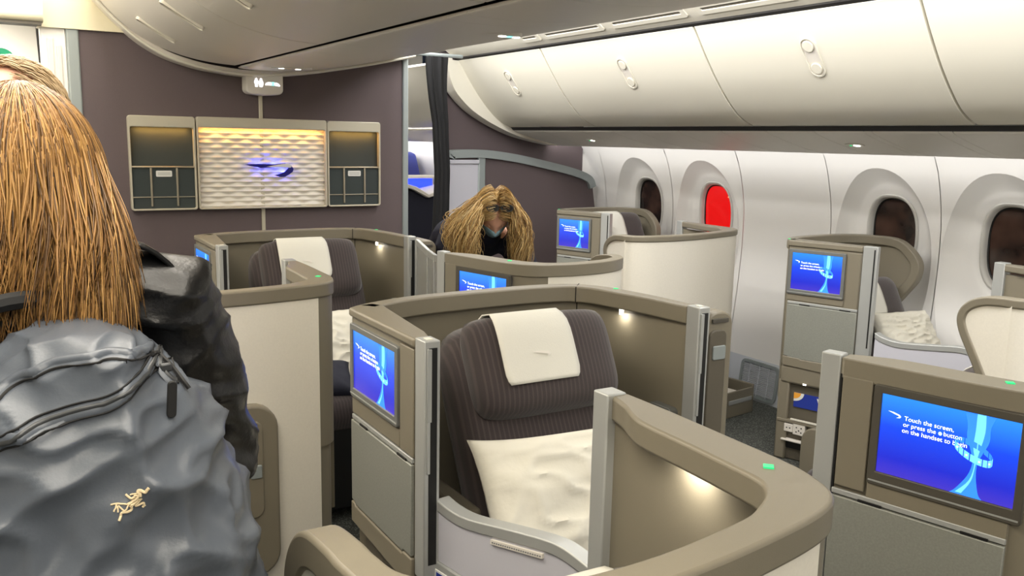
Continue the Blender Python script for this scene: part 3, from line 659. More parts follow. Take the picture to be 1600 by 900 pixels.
# ---------------------------------------------------------- displays
TXT = {}
def screen_text(body, size):
    key = (body, size)
    if key not in TXT:
        c = bpy.data.curves.new('screen_text', 'FONT'); c.body = body; c.size = size; c.extrude = 0.0001; c.space_line = 0.95
        o = bpy.data.objects.new('text', c); COL.objects.link(o); bpy.context.view_layer.update()
        me = bpy.data.meshes.new_from_object(o.evaluated_get(bpy.context.evaluated_depsgraph_get())); bpy.data.objects.remove(o); bpy.data.curves.remove(c)
        me.materials.clear(); me.materials.append(MATS['screen_white']); TXT[key] = me
    return TXT[key]
def make_monitor(F, u0, u1, parent, bez='bezel', v0=0.848, v1=1.043, s=(0.018, 0.016, 0.024, 0.016)):
    """bezel (u0..u1, v0..v1); s = insets left, top, bottom, right of the picture."""
    mon = thing('monitor', F.p((u0+u1)/2, v0, 0), None, None); adopt(mon, parent); mon.matrix_parent_inverse = Matrix.Translation(-Vector(parent.location))
    sl, st, sb, sr = s; a, b, c, d = u0+sl, u1-sr, v0+sb, v1-st
    mb = MB(); F.ring(mb, rrect(u0, u1, v0, v1, 0.006), rrect(a, b, c, d, 0.001), -0.004, 0.010); mb.build('bezel', bez, mon, bevel=0.002)
    mb = MB(); F.slab(mb, u0+0.004, u1-0.004, v0+0.008, v0+0.011, 0.010, 0.0118); mb.build('bezel_ridge', 'silver', mon)
    mb = MB(); mb.add([F.p(a-0.002, c-0.002, 0.006), F.p(b+0.002, c-0.002, 0.006), F.p(b+0.002, d+0.002, 0.006), F.p(a-0.002, d+0.002, 0.006)], [(0, 1, 2, 3)])
    mb.uv = [(0, 0), (1, 0), (1, 1), (0, 1)]; mb.build('screen', 'screen_blue', mon, smooth=False, fix=False)
    W, H = b-a, d-c; P = lambda x, y, w_=0.0066: F.p(a+W*x, c+H*y, w_)
    # light column and twisting veil
    def poly(name, pts, m, w_):
        MB().add([P(x, y, w_) for x, y in pts], [tuple(range(len(pts)))]).build(name, m, mon, smooth=False, fix=False)
    def band(name, L, Rr, m, w_):
        mb = MB(); n = len(L); mb.add([P(x, y, w_) for x, y in L]+[P(x, y, w_) for x, y in Rr], [(i, n+i, n+i+1, i+1) for i in range(n-1)]); mb.build(name, m, mon, smooth=False, fix=False)
    L = cat_rom([(0.615, 1.0), (0.64, 0.86), (0.645, 0.7), (0.68, 0.55), (0.70, 0.42), (0.675, 0.25), (0.60, 0.06), (0.56, 0.0)], 4)
    Q = cat_rom([(0.83, 1.0), (0.80, 0.86), (0.80, 0.7), (0.765, 0.55), (0.735, 0.42), (0.735, 0.25), (0.76, 0.06), (0.79, 0.0)], 4)
    band('screen_veil', L, Q, 'ribbon_mid', 0.0064)
    L2 = cat_rom([(0.70, 1.0), (0.70, 0.8), (0.695, 0.6), (0.715, 0.42), (0.69, 0.2), (0.60, 0.02)], 4)
    Q2 = cat_rom([(0.76, 1.0), (0.765, 0.8), (0.745, 0.6), (0.725, 0.42), (0.705, 0.2), (0.645, 0.02)], 4)
    band('screen_veil', L2, Q2, 'ribbon_light', 0.0066)
    mb = MB(); mc = MB()
    for k in range(18):
        t0, t1 = 2*math.pi*(k+0.08)/18, 2*math.pi*(k+0.92)/18
        def el(t, dy): return (0.70+0.135*math.cos(t), 0.545-0.03*math.cos(t)*2.2+0.085*math.sin(t)+dy)
        front = math.sin((t0+t1)/2) < 0.15
        hgt = 0.085 if front else 0.07
        q = [el(t0, -hgt/2), el(t1, -hgt/2), el(t1, hgt/2), el(t0, hgt/2)]
        (mb if front else mc).add([P(x, y, 0.0069 if front else 0.0067) for x, y in q], [(0, 1, 2, 3)])
        if front and k % 2 == 0:
            cx = sum(x for x, y in q)/4; cy = sum(y for x, y in q)/4
            MBW.append([P(cx+0.008*dx, cy+0.012*dy, 0.0071) for dx, dy in ((-1, -1), (1, -1), (1, 1), (-1, 1))])
    mb.build('film_frames', 'ribbon_light', mon, smooth=False, fix=False); mc.build('film_frames', 'ribbon_mid', mon, smooth=False, fix=False)
    mw = MB()
    for q in MBW: mw.add(q, [(0, 1, 2, 3)])
    MBW.clear(); mw.build('film_glints', 'ribbon_core', mon, smooth=False, fix=False)
    # ribbon emblem and words
    mb = MB(); mb.add([P(x, y, 0.007) for x, y in [(0.055, 0.80), (0.10, 0.795), (0.145, 0.775), (0.158, 0.755), (0.15, 0.738), (0.12, 0.73), (0.142, 0.748), (0.138, 0.762), (0.105, 0.775)]], [(0, 1, 8), (1, 2, 7, 8), (2, 3, 6, 7), (3, 4, 5, 6)])
    mb.build('screen_emblem', 'screen_white', mon, smooth=False, fix=False)
    for i, t in enumerate(('Touch the screen,', 'or press the', 'on the handset to begin', 'button')):
        o = bpy.data.objects.new('screen_text', screen_text(t, round(W*0.050, 4))); COL.objects.link(o)
        o.matrix_basis = F.M(a+W*(0.182, 0.176, 0.172, 0.478)[i], c+H*(0.722, 0.646, 0.570, 0.646)[i], 0.0066); adopt_w(o, mon)
    MB().add([P(0.455+0.014*math.cos(R(t)), 0.664+0.023*math.sin(R(t)), 0.0068) for t in range(0, 360, 30)], [tuple(range(12))]).build('button_symbol', 'ribbon_core', mon, smooth=False, fix=False)
    return mon
MBW = []
def adopt_w(o, parent): adopt(o, parent)
def make_tray(F, u0, u1, parent, v1=0.783, v0=0.560, hinge=True):
    mb = MB(); out = [(u0, v0), (u0+0.02, v0), (u0+0.026, v0-0.007), (u1-0.05, v0-0.007), (u1-0.044, v0), (u1, v0), (u1, v1), (u0, v1)]
    F.poly(mb, out, 0.0, 0.010); t = mb.build('tray_table', 'tray_silver', parent, bevel=0.002)
    mb = MB(); F.slab(mb, u0, u1, v1+0.003, v1+0.015, 0.0, 0.007); hg = mb.build('hinge_strip', 'silver', parent, bevel=0.0015)
    for uu in (u0+0.06, u1-0.08):
        mb = MB(); F.slab(mb, uu, uu+0.05, v1+0.001, v1+0.006, 0.006, 0.010); mb.build('hinge', 'black', hg)
    return t
def make_post(F, u0, u1, z0, z1, depth, parent, slot_side=None):
    """silver post; depth is into the wall."""
    mb = MB(); F.slab(mb, u0, u1, z0, z1, -depth, 0.004); p = mb.build('screen_post', 'silver', parent, bevel=0.003)
    return p

# ---------------------------------------------------------- soft parts
def puff(w, h, t, e=4.0, n=22, wr=0.0, seed=0):
    """cushion in its own plane: x across, y up, z out of the front."""
    rows_f = []; rows_b = []
    for i in range(n+1):
        v = -1+2*i/n; rf = []; rb = []
        for j in range(n+1):
            u = -1+2*j/n
            k = (max(0, 1-abs(u)**e)*max(0, 1-abs(v)**e))**(1/2.6)
            # round the outline
            ru = u*(1-0.10*abs(v)**6) if not wr else u*(0.93+0.07*abs(v)**3); rv = v*(1-0.10*abs(u)**6) if not wr else v*(0.92+0.08*abs(u)**3)
            nz = wr*0.7*noise.noise(Vector((u*2.2+seed, v*2.2, seed)))+wr*0.55*((1-abs(noise.noise(Vector((u*2.0+v*1.6+seed, v*3.6-u*1.2, 3+seed)))))**4-0.3)
            rf.append((ru*w/2, rv*h/2, t*0.5*k+nz*k)); rb.append((ru*w/2, rv*h/2, -t*0.5*k+nz*k*0.5))
        rows_f.append(rf); rows_b.append(rb)
    return rows_f, rows_b
def cushion(name, m, parent, M, w, h, t, e=4.0, wr=0.0, seed=0, n=22):
    f, b = puff(w, h, t, e, n, wr, seed); mb = MB(); mb.grid(f); mb.grid([r[::-1] for r in b])
    me_ = mb.xf(Matrix.Identity(4)); o = mb.build(name, m, None, angle=70, fix=False)
    bm = bmesh.new(); bm.from_mesh(o.data); bmesh.ops.remove_doubles(bm, verts=bm.verts, dist=1e-5); bmesh.ops.recalc_face_normals(bm, faces=bm.faces); bm.to_mesh(o.data); bm.free()
    for p in o.data.polygons: p.use_smooth = True
    o.matrix_basis = M
    if parent is not None: adopt(o, parent)
    return o
def tilt_frame(base, up, right):
    up = Vector(up).normalized(); right = Vector(right).normalized(); n = right.cross(up).normalized(); right = up.cross(n)
    return lambda x, y, z: Matrix(((right.x, up.x, n.x, base[0]+right.x*x+up.x*y+n.x*z), (right.y, up.y, n.y, base[1]+right.y*x+up.y*y+n.y*z), (right.z, up.z, n.z, base[2]+right.z*x+up.z*y+n.z*z), (0, 0, 0, 1)))
def make_seat(parent, cx, yb, face, emblem=True, dz=0.0, cover_dx=0.0):
    """cushions of a seat whose headrest stands at y = yb; face = -1 looks towards -y, +1 towards +y. Built as parts of the pod."""
    s = face; right = (-s, 0, 0)
    T = tilt_frame((cx, yb+s*0.30, 0.45+dz), (0, -s*0.30, 0.60), right)
    cushion('backrest', 'seat_fabric', parent, T(0, 0.29, 0.0), 0.52, 0.70, 0.17, 5)
    hr = cushion('headrest', 'seat_fabric', parent, T(0.0, 0.50, 0.085), 0.45, 0.275, 0.15, 4)
    # cloth cover: front, over the top, down behind
    rows = []; W2 = 0.112; hw, hh, ht, e = 0.225, 0.1375, 0.075, 4.0
    prof = [(hh*0.55, -1), (hh*0.9, -1), (hh*1.0, 0)]
    ys = [('b', 0.80), ('b', 0.93), ('t', 1.0), ('f', 0.955), ('f', 0.85), ('f', 0.7), ('f', 0.5), ('f', 0.3), ('f', 0.1), ('f', -0.1), ('f', -0.25), ('f', -0.38), ('f', -0.45)]
    for kind, v in ys:
        row = []
        for j in range(15):
            u = (-1+2*j/14)*W2/hw
            if v < -0.2: u *= 1-0.09*max(0, (-0.2-v)/0.25)**3
            k = (max(0, 1-abs(u)**e)*max(0, 1-abs(v)**e))**(1/2.6)
            z = ht*k*(1 if kind == 'f' else -1 if kind == 'b' else 0)
            z += 0.007*(1 if kind == 'f' else -1 if kind == 'b' else 0)
            y = v*hh+(0.008 if kind == 't' else 0.004 if abs(v) > 0.9 else 0)
            x = u*hw*(1-0.10*abs(v)**6)
            row.append((x, y, z))
        rows.append(row)
    o = MB().grid(rows).build('headrest_cover', 'cloth_white', None, angle=80, fix=False)
    sd = o.modifiers.new('solid', 'SOLIDIFY'); sd.thickness = 0.004; sd.offset = 1
    o.matrix_basis = T(cover_dx, 0.50, 0.085); adopt(o, hr)
    if emblem:
        zf = lambda u, v: ht*(max(0, 1-abs(u)**e)*max(0, 1-abs(v)**e))**(1/2.6)+0.0125
        pts = [(-0.028, 0.015), (0.0, 0.016), (0.022, 0.012), (0.027, 0.005), (0.015, -0.002), (0.020, 0.006), (0.0, 0.009)]
        mb = MB(); mb.add([(x, y, zf(x/hw, y/hh)) for x, y in pts], [(0, 1, 6), (1, 2, 5, 6), (2, 3, 4, 5)])
        e_ = mb.build('cover_emblem', 'bin_grey', None, smooth=False, fix=False); e_.matrix_basis = T(cover_dx, 0.50, 0.085); adopt(e_, hr)
    cushion('seat_cushion', 'seat_fabric', parent, Matrix.Translation((cx, yb+s*0.50, 0.44+dz)), 0.50, 0.56, 0.16, 5)
    MB().box(cx-0.22, cx+0.22, min(yb+s*0.25, yb+s*0.75), max(yb+s*0.25, yb+s*0.75), 0.05, 0.40+dz).build('seat_base', 'black', parent, bevel=0.01)

def area_part(name, loc, d, sx, sy, watts, parent):
    o = area(name, loc, d, sx, sy, watts, (1.0, 0.93, 0.80)); adopt(o, parent); return o
# ---------------------------------------------------------- centre pod (faces the camera)
def base_block(parent, pts, z0, z1, m='taupe'):
    return MB().zprism(pts, z0, z1).build('base', m, parent, bevel=0.006)
def make_centre_pod(label):
    p = thing('seat_pod', (1.22, 1.95, 0), label, 'seat', 'business class seats')
    # left console carrying the neighbour's display
    con = [(0.797, 2.138), (0.797, 1.735), (0.829, 1.735), (0.845, 1.84), (0.878, 2.13)]
    MB().zprism(con, 0.50, 1.058).build('console', 'taupe', p, bevel=0.004)
    cap = [(0.790, 2.142), (0.790, 1.735), (0.832, 1.735), (0.849, 1.80), (0.855, 1.86), (0.885, 2.13), (0.87, 2.17), (0.82, 2.165)]
    MB().zprism(cap, 1.058, ZT).build('console_cap', 'taupe', p, bevel=0.006, seg=3)
    F = Frame((0.797, 2.136), (0.797, 1.735))
    make_monitor(F, 0.008, 0.315, p)
    mb = MB(); F.slab(mb, 0.320, 0.396, 0.800, 1.054, 0, 0.005); mb.build('side_strip', 'taupe', p, bevel=0.002)
    mb = MB(); F.slab(mb, 0.006, 0.316, 0.800, 0.844, 0, 0.004); mb.build('lower_strip', 'taupe', p, bevel=0.002)
    make_tray(F, 0.012, 0.394, p)
    mb = MB(); F.poly(mb, [(0.012, 0.500), (0.398, 0.480), (0.398, 0.556), (0.35, 0.556), (0.344, 0.549), (0.04, 0.549), (0.034, 0.556), (0.012, 0.556)], 0.0, 0.012); mb.build('ledge', 'taupe', p, bevel=0.003)
    base_block(p, [(0.812, 2.09), (0.812, 1.76), (0.86, 1.76), (0.88, 2.09)], 0.0, 0.50, 'taupe_dark')
    MB().box(0.806, 0.813, 1.76, 1.79, 0.02, 0.48).build('base_strip', 'taupe', p, bevel=0.002)
    # posts with their slots for the sliding screen
    for x0, x1 in ((0.793, 0.832), (1.628, 1.668)):
        y0 = 1.684 if x0 < 1 else 1.725; y1 = y0+0.05
        post = MB().box(x0, x1, y0, y1, 0.52, ZT+0.004).build('screen_post', 'silver', p, bevel=0.003)
        MB().box(x0+0.011, x1-0.008, y0-0.0012, y0+0.01, 0.56, ZT-0.012).build('screen_slot', 'black', post, smooth=False)
        MB().box(x0+0.006, x0+0.017, y0-0.004, y0+0.01, 0.90, ZT-0.014).build('slot_latch', 'silver', post, bevel=0.001)
        MB().box(x0+0.006, x0+0.0135, y0-0.004, y0+0.01, 0.78, 0.90).build('slot_latch', 'silver', post, bevel=0.001)
        MB().box(x0+0.012, x1-0.012, y0+0.012, y1-0.018, ZT+0.004, ZT+0.0055).build('post_button', 'bin_white', post, bevel=0.0005)
    # wall round the head and its cap rail
    W = [(0.82, 2.165, .6, -.8), (0.90, 2.203, .4, -.9), (1.0, 2.234, .15, -1), (1.112, 2.248, .05, -1), (1.36, 2.26, -.03, -1), (1.50, 2.245, -.25, -1), (1.572, 2.21, -.7, -.7), (1.62, 2.14, -1, -.3), (1.645, 2.04, -1, -.1), (1.662, 1.92, -1, 0), (1.667, 1.775, -1, 0)]
    rs = []
    for (x, y, nx, ny), wd in zip(W, (0.058, 0.052, 0.05, 0.05, 0.05, 0.05, 0.052, 0.055, 0.058, 0.05, 0.04)):
        l = math.hypot(nx, ny); rs.append((x, y, x+nx/l*wd, y+ny/l*wd, ZT))
    rim_strip(rs, h=0.05).build('cap_rail', 'taupe', p, bevel=0.005, seg=3, angle=50)
    segs = [(0, 1), (1, 6), (6, 10)]
    for a, b in segs:
        cols = [(x, y, nx, ny, 0.30, 1.036) for x, y, nx, ny in W[a:b+1]]
        shell_panel(cols, 0.004, 0.026).build('shell_wall', 'taupe', p, angle=50)
    for i in (1, 6):
        x, y, nx, ny = W[i]; l = math.hypot(nx, ny); nx /= l; ny /= l
        MB().tube([(x+nx*0.026, y+ny*0.026, 0.35), (x+nx*0.026, y+ny*0.026, 1.035)], 0.002, 6).build('seam', 'seam', p)
    x, y, nx, ny = W[6]; l = math.hypot(nx, ny)
    MB().tube([(x+nx/l*0.0525, y+ny/l*0.0525, 1.03), (x+nx/l*0.0525, y+ny/l*0.0525, 1.078), (x, y, 1.0805)], 0.0016, 6).build('seam', 'seam', p)
    MB().prism([(1.58, 0.1), (1.60, 0.06), (1.655, 0.06), (1.655, 0.1)], lambda q, a: (q[0], a, q[1]), 1.80, 2.15).build('base', 'taupe_dark', p)
    base_block(p, [(1.60, 2.12), (1.60, 1.78), (1.655, 1.78), (1.655, 2.12)], 0.0, 0.34, 'taupe_dark')
    base_block(p, [(0.9, 2.19), (0.9, 2.10), (1.56, 2.10), (1.56, 2.19)], 0.0, 0.34, 'taupe_dark')
    # reading light under the rail
    MB().box(1.598, 1.607, 2.022, 2.036, 1.012, 1.034).build('reading_lamp', 'lamp_lens', p, bevel=0.002)
    mb = MB(); mb.prism([(1.625+0.008*math.cos(R(a)), 2.09+0.008*math.sin(R(a))) for a in range(0, 360, 30)], lambda q, a: (q[0], q[1], a), ZT, ZT+0.0015); mb.build('indicator_light', 'green_led', p)
    area_part('reading_lamp_light', (1.600, 2.03, 1.010), (0.35, 0, -1), 0.02, 0.02, 0.05, p)
    # outer side unit towards the right aisle
    ou = rrect(1.672, 1.785, 0.50, 1.062, 0.045, 5)
    su = MB().prism(ou, lambda q, a: (q[0], a, q[1]), 1.757, 1.88).build('aisle_unit', 'taupe', p, bevel=0.008, seg=3)
    MB().prism([(1.675, 0.10), (1.74, 0.10), (1.778, 0.45), (1.795, 0.80), (1.789, 0.95), (1.675, 0.95)], lambda q, a: (q[0], a, q[1]), 1.768, 1.89).build('aisle_foot', 'white_panel', su, bevel=0.006)
    MB().prism(rrect(1.682, 1.782, 0.56, 1.06, 0.04, 5), lambda q, a: (q[0], a, q[1]), 1.751, 1.766).build('aisle_pocket', 'taupe', su, bevel=0.006)
    MB().prism(rrect(1.692, 1.758, 0.62, 1.01, 0.02, 4), lambda q, a: (q[0], a, q[1]), 1.746, 1.756).build('pocket_door', 'taupe_dark', su, bevel=0.004)
    MB().prism(rrect(1.705, 1.752, 0.925, 0.965, 0.005, 4), lambda q, a: (q[0], a, q[1]), 1.742, 1.75).build('latch', 'trim_grey', su, bevel=0.002)
    MB().prism(rrect(1.70, 1.76, 1.03, 1.042, 0.003, 3), lambda q, a: (q[0], a, q[1]), 1.745, 1.76).build('coat_hook', 'bezel_dark', su, bevel=0.001)
    make_seat(p, 1.24, 2.06, -1, cover_dx=-0.045)
    MB().box(0.90, 0.955, 1.70, 2.0, 0.35, 0.66).build('armrest', 'taupe_dark', p, bevel=0.012)
    MB().box(1.54, 1.59, 1.72, 2.02, 0.35, 0.66).build('armrest', 'taupe_dark', p, bevel=0.012)
    MB().prism(rrect(1.80, 1.90, 0.70, 0.78, 0.015), lambda q, a: (a, q[0], q[1]), 1.612, 1.64).build('control_panel', 'bezel', p, bevel=0.002)
    return p
def make_divider(parent, a, b, tops, zlo, foot):
    """low lilac wall between two posts with a silver cap; tops: (fraction, height)."""
    F = Frame(a, b); L = F.L; pts = cat_rom([(t*L, z) for t, z in tops], 6)
    mb = MB(); F.poly(mb, [(pts[0][0], zlo), (pts[-1][0], zlo)]+pts[::-1], -0.026, 0.0); d = mb.build('low_divider', 'lilac_panel', parent, bevel=0.002)
    rows = []
    for i, (u, v) in enumerate(pts): rows.append([F.p(u, v+0.006, 0.004), F.p(u, v+0.006, -0.034), F.p(u, v-0.020, -0.034), F.p(u, v-0.020, 0.004)])
    MB().grid(rows, cv=True, cap=True).build('divider_cap', 'silver', d, bevel=0.003)
    mb = MB(); F.slab(mb, 0, L, foot, zlo, -0.03, 0.006); mb.build('divider_foot', 'silver', d, bevel=0.003)
    return F, d
# ---------------------------------------------------------- aisle-side shells (the seat inside faces the bulkhead)
def make_shell(name_label, base, rim, wing, panel_cols, split, seat, back_white=True, front_face=None, mirror=1, lower=None):
    pass
NOSE = [(0.075, -0.012), (0.125, -0.045), (0.155, -0.10), (0.150, -0.17), (0.115, -0.27), (0.07, -0.42)]
def aisle_shell(label, base, rim_pts, wing, zb=0.10, nose=None, cut=None, h=0.045):
    """rim_pts: (ox,oy,ix,iy) from the screen post round the corner and the back to the start of the wing.
       wing: (ox, ix, y_start): the wing runs +y at constant x and ends in a rounded nose."""
    p = thing('seat_pod', base, label, 'seat', 'business class seats')
    ox, ix, ys = wing
    S = [(a, b, c, d, ZT, 0, 0, -h) for a, b, c, d in rim_pts]
    S.append((ox, ys, ix, ys, ZT, 0, 0, -h))
    N = [(0.0, 0.0)]+(nose or NOSE)
    for i in range(1, len(N)):
        a = N[i-1]; b = N[min(i+1, len(N)-1)]; ty, tz = b[0]-a[0], b[1]-a[1]; l = math.hypot(ty, tz); S.append((ox, ys+N[i][0], ix, ys+N[i][0], ZT+N[i][1], 0, tz/l*h, -ty/l*h))
    rim_strip(S, 6).build('cap_rail', 'taupe', p, bevel=0.006, seg=3, angle=50)
    # walls under the rail
    cols = []
    for a, b, c, d in rim_pts: l = math.hypot(c-a, d-b); cols.append((a, b, (c-a)/l, (d-b)/l, zb, ZT-0.03))
    nx = 1 if ix > ox else -1
    if cut: return p, cols, [(ox, ys+dy, nx, 0, z0_, z1_) for dy, z0_, z1_ in cut]
    tail = [(ox, ys-0.02, nx, 0, zb, ZT-0.03), (ox, ys, nx, 0, 0.12, ZT-0.03), (ox, ys+0.045, nx, 0, 0.50, ZT-0.035), (ox, ys+0.085, nx, 0, 0.74, ZT-0.05), (ox, ys+0.115, nx, 0, 0.84, ZT-0.08)]
    return p, cols, tail
def finish_shell(p, cols, tail, i_white):
    """i_white: index of the column where the taupe corner ends and the white back starts."""
    a = cols[:i_white+1]; b = cols[i_white:]+tail
    shell_panel([(x, y, nx, ny, 0.56, zt) for x, y, nx, ny, zb, zt in a[-4:]], 0.006, 0.022).build('corner_panel', 'taupe', p, angle=50)
    shell_panel([(x, y, nx, ny, 0.05, 0.556) for x, y, nx, ny, zb, zt in a[-4:]], 0.016, 0.030).build('lower_corner_panel', 'taupe', p, angle=50)
    shell_panel(b, 0.005, 0.019).build('back_panel', 'white_panel', p, angle=85)
    shell_panel(b, 0.020, 0.030).build('inner_liner', 'taupe', p, angle=50)

# left seats of the centre block
def make_left_shell(label):
    rim = [(0.955, 1.188, 0.920, 1.188), (0.956, 1.13, 0.905, 1.13), (0.956, 1.05, 0.874, 1.05), (0.952, 0.93, 0.868, 0.93), (0.948, 0.82, 0.862, 0.82),
           (0.940, 0.765, 0.856, 0.775), (0.915, 0.705, 0.835, 0.745), (0.865, 0.672, 0.800, 0.722), (0.76, 0.648, 0.745, 0.700), (0.60, 0.628, 0.60, 0.678), (0.46, 0.632, 0.475, 0.682), (0.36, 0.680, 0.395, 0.718), (0.300, 0.755, 0.343, 0.77), (0.287, 0.815, 0.332, 0.82)]
    p, cols, tail = aisle_shell(label, (0.62, 0.95, 0), rim, (0.285, 0.330, 0.862))
    finish_shell(p, cols, tail, 7)
    # partition wall towards the centre seat
    MB().box(0.925, 0.945, 0.79, 1.19, 0.30, 1.04).build('partition', 'taupe', p, bevel=0.003)
    post = MB().box(0.906, 0.948, 1.176, 1.218, 0.45, ZT+0.004).build('screen_post', 'silver', p, bevel=0.003)
    mb = MB(); mb.prism([(0.905+0.010*math.cos(R(a)), 0.805+0.010*math.sin(R(a))) for a in range(0, 360, 90)], lambda q, a: (q[0], q[1], a), ZT, ZT+0.002); mb.build('indicator_light', 'green_led', p)
    MB().box(0.905, 0.919, 0.93, 0.99, 1.026, 1.0345).build('reading_lamp', 'lamp_lens', p, bevel=0.002)
    area_part('reading_lamp_light', (0.895, 0.96, 1.022), (0.35, 0, -1), 0.02, 0.05, 0.16, p)
    # pocket with a latch on the back
    pk = MB().prism(rrect(0.53, 0.712, 0.21, 0.745, 0.075, 6), lambda q, a: (q[0], a, q[1]), 0.608, 0.66).build('back_pocket', 'taupe', p, bevel=0.008, seg=3)
    MB().prism(rrect(0.55, 0.665, 0.40, 0.70, 0.03, 5), lambda q, a: (q[0], a, q[1]), 0.603, 0.612).build('pocket_door', 'taupe', pk, bevel=0.004)
    MB().prism(rrect(0.625, 0.658, 0.525, 0.565, 0.004, 4), lambda q, a: (q[0], a, q[1]), 0.598, 0.606).build('latch', 'trim_grey', pk, bevel=0.002)
    make_seat(p, 0.62, 0.78, 1, dz=-0.15)
    MB().box(0.35, 0.90, 0.70, 1.5, 0.0, 0.06).build('base', 'taupe_dark', p, bevel=0.005)
    # low divider between this seat and the centre seat
    Fd, d = make_divider(p, (0.829, 1.692), (0.912, 1.205), [(0.0, 0.708), (0.10, 0.700), (0.24, 0.702), (0.55, 0.731), (0.75, 0.748), (0.86, 0.749), (1.0, 0.736)], 0.565, 0.45)
    mb = MB(); Fd.slab(mb, 0.185, 0.315, 0.690, 0.702, 0.0, 0.0052)
    mb = MB(); Fd.poly(mb, [(0.20, 0.682), (0.36, 0.712), (0.36, 0.722), (0.20, 0.692)], 0.0, 0.0055); mb.build('notice_strip', 'bin_grey', d)
    mb = MB()
    for k in range(22): Fd.poly(mb, [(0.205+0.007*k, 0.6858+0.00131*k), (0.2095+0.007*k, 0.6866+0.00131*k), (0.2095+0.007*k, 0.6896+0.00131*k), (0.205+0.007*k, 0.6888+0.00131*k)], 0.005, 0.0058)
    mb.build('notice_print', 'print_grey', d, smooth=False)
    mb = MB(); Fd.slab(mb, -0.03, 0.20, 0.515, 0.548, 0.004, 0.0085); mb.build('row_placard', 'placard_white', d, bevel=0.001)
    for k, m_ in enumerate(('black', 'print_blue', 'black', 'black', 'black')):
        mb = MB(); u = -0.022+0.034*k; Fd.slab(mb, u, u+0.024, 0.520, 0.543, 0.0085, 0.009); mb.build('placard_symbol', m_, d, smooth=False)
    return p
D2 = make_left_shell('centre-left seat shell in the foreground, green indicator on its taupe corner')

# right seats of the centre block; its left face carries the centre seat's display
def make_right_shell(label):
    rim = [(1.5345, 1.188, 1.575, 1.20), (1.542, 1.155, 1.60, 1.17), (1.5565, 1.094, 1.635, 1.113), (1.580, 0.997, 1.662, 1.017), (1.604, 0.905, 1.685, 0.93),
           (1.632, 0.832, 1.705, 0.875), (1.68, 0.775, 1.735, 0.835), (1.735, 0.752, 1.765, 0.805), (1.83, 0.735, 1.835, 0.785), (1.93, 0.738, 1.92, 0.788), (2.03, 0.760, 2.00, 0.800), (2.11, 0.805, 2.07, 0.832), (2.145, 0.85, 2.10, 0.858)]
    p, cols, tail = aisle_shell(label, (1.88, 1.05, 0), rim, (2.157, 2.112, 0.905))
    cl = [(a, b, c, d, e, f) for a, b, c, d, e, f in cols]
    finish_shell(p, cl, tail, 7)
    F = Frame((1.525, 1.240), (1.62, 0.850)); L = F.L
    MB().zprism([(1.531, 1.236), (1.626, 0.852), (1.665, 0.862), (1.575, 1.246)], 0.20, 1.04).build('console', 'taupe', p, bevel=0.003)
    mb = MB(); F.slab(mb, 0.008, 0.052, 0.50, ZT+0.005, -0.03, 0.004); post = mb.build('screen_post', 'silver', p, bevel=0.003)
    mb = MB(); F.slab(mb, 0.006, 0.054, 0.20, 0.50, -0.03, 0.002); mb.build('post_foot', 'taupe_dark', post)
    mb = MB(); F.slab(mb, 0.0535, 0.0575, 0.55, 1.045, -0.002, 0.0035); mb.build('screen_slot', 'black', post, smooth=False)
    mb = MB(); F.slab(mb, 0.060, 0.125, 0.800, 1.042, -0.001, 0.006); mb.build('side_strip', 'taupe', p, bevel=0.002)
    mb = MB(); F.slab(mb, 0.130, L, 0.785, 0.830, -0.001, 0.005); mb.build('lower_strip', 'taupe', p, bevel=0.002)
    make_monitor(F, 0.130, 0.4225, p, 'bezel_dark', v0=0.825, v1=1.040, s=(0.017, 0.017, 0.030, 0.016))
    make_tray(F, 0.056, L, p, v1=0.777, v0=0.53)
    mb = MB(); F.slab(mb, 0.015, 0.045, 0.585, 0.615, 0.004, 0.0055); mb.build('placard', 'placard_white', p)
    mb = MB(); F.poly(mb, [(0.03+0.008*math.cos(R(a)), 0.60+0.008*math.sin(R(a))) for a in range(0, 360, 30)], 0.0055, 0.006); mb.build('placard_symbol', 'black', p)
    mb = MB(); mb.prism([(1.66+0.010*math.cos(R(a)), 0.90+0.010*math.sin(R(a))) for a in range(0, 360, 90)], lambda q, a: (q[0], q[1], a), ZT, ZT+0.002); mb.build('indicator_light', 'green_led', p)
    make_seat(p, 1.86, 0.95, 1, dz=-0.30)
    return p
F2 = make_right_shell('right-hand seat shell with the biggest blue touch-screen facing the camera')

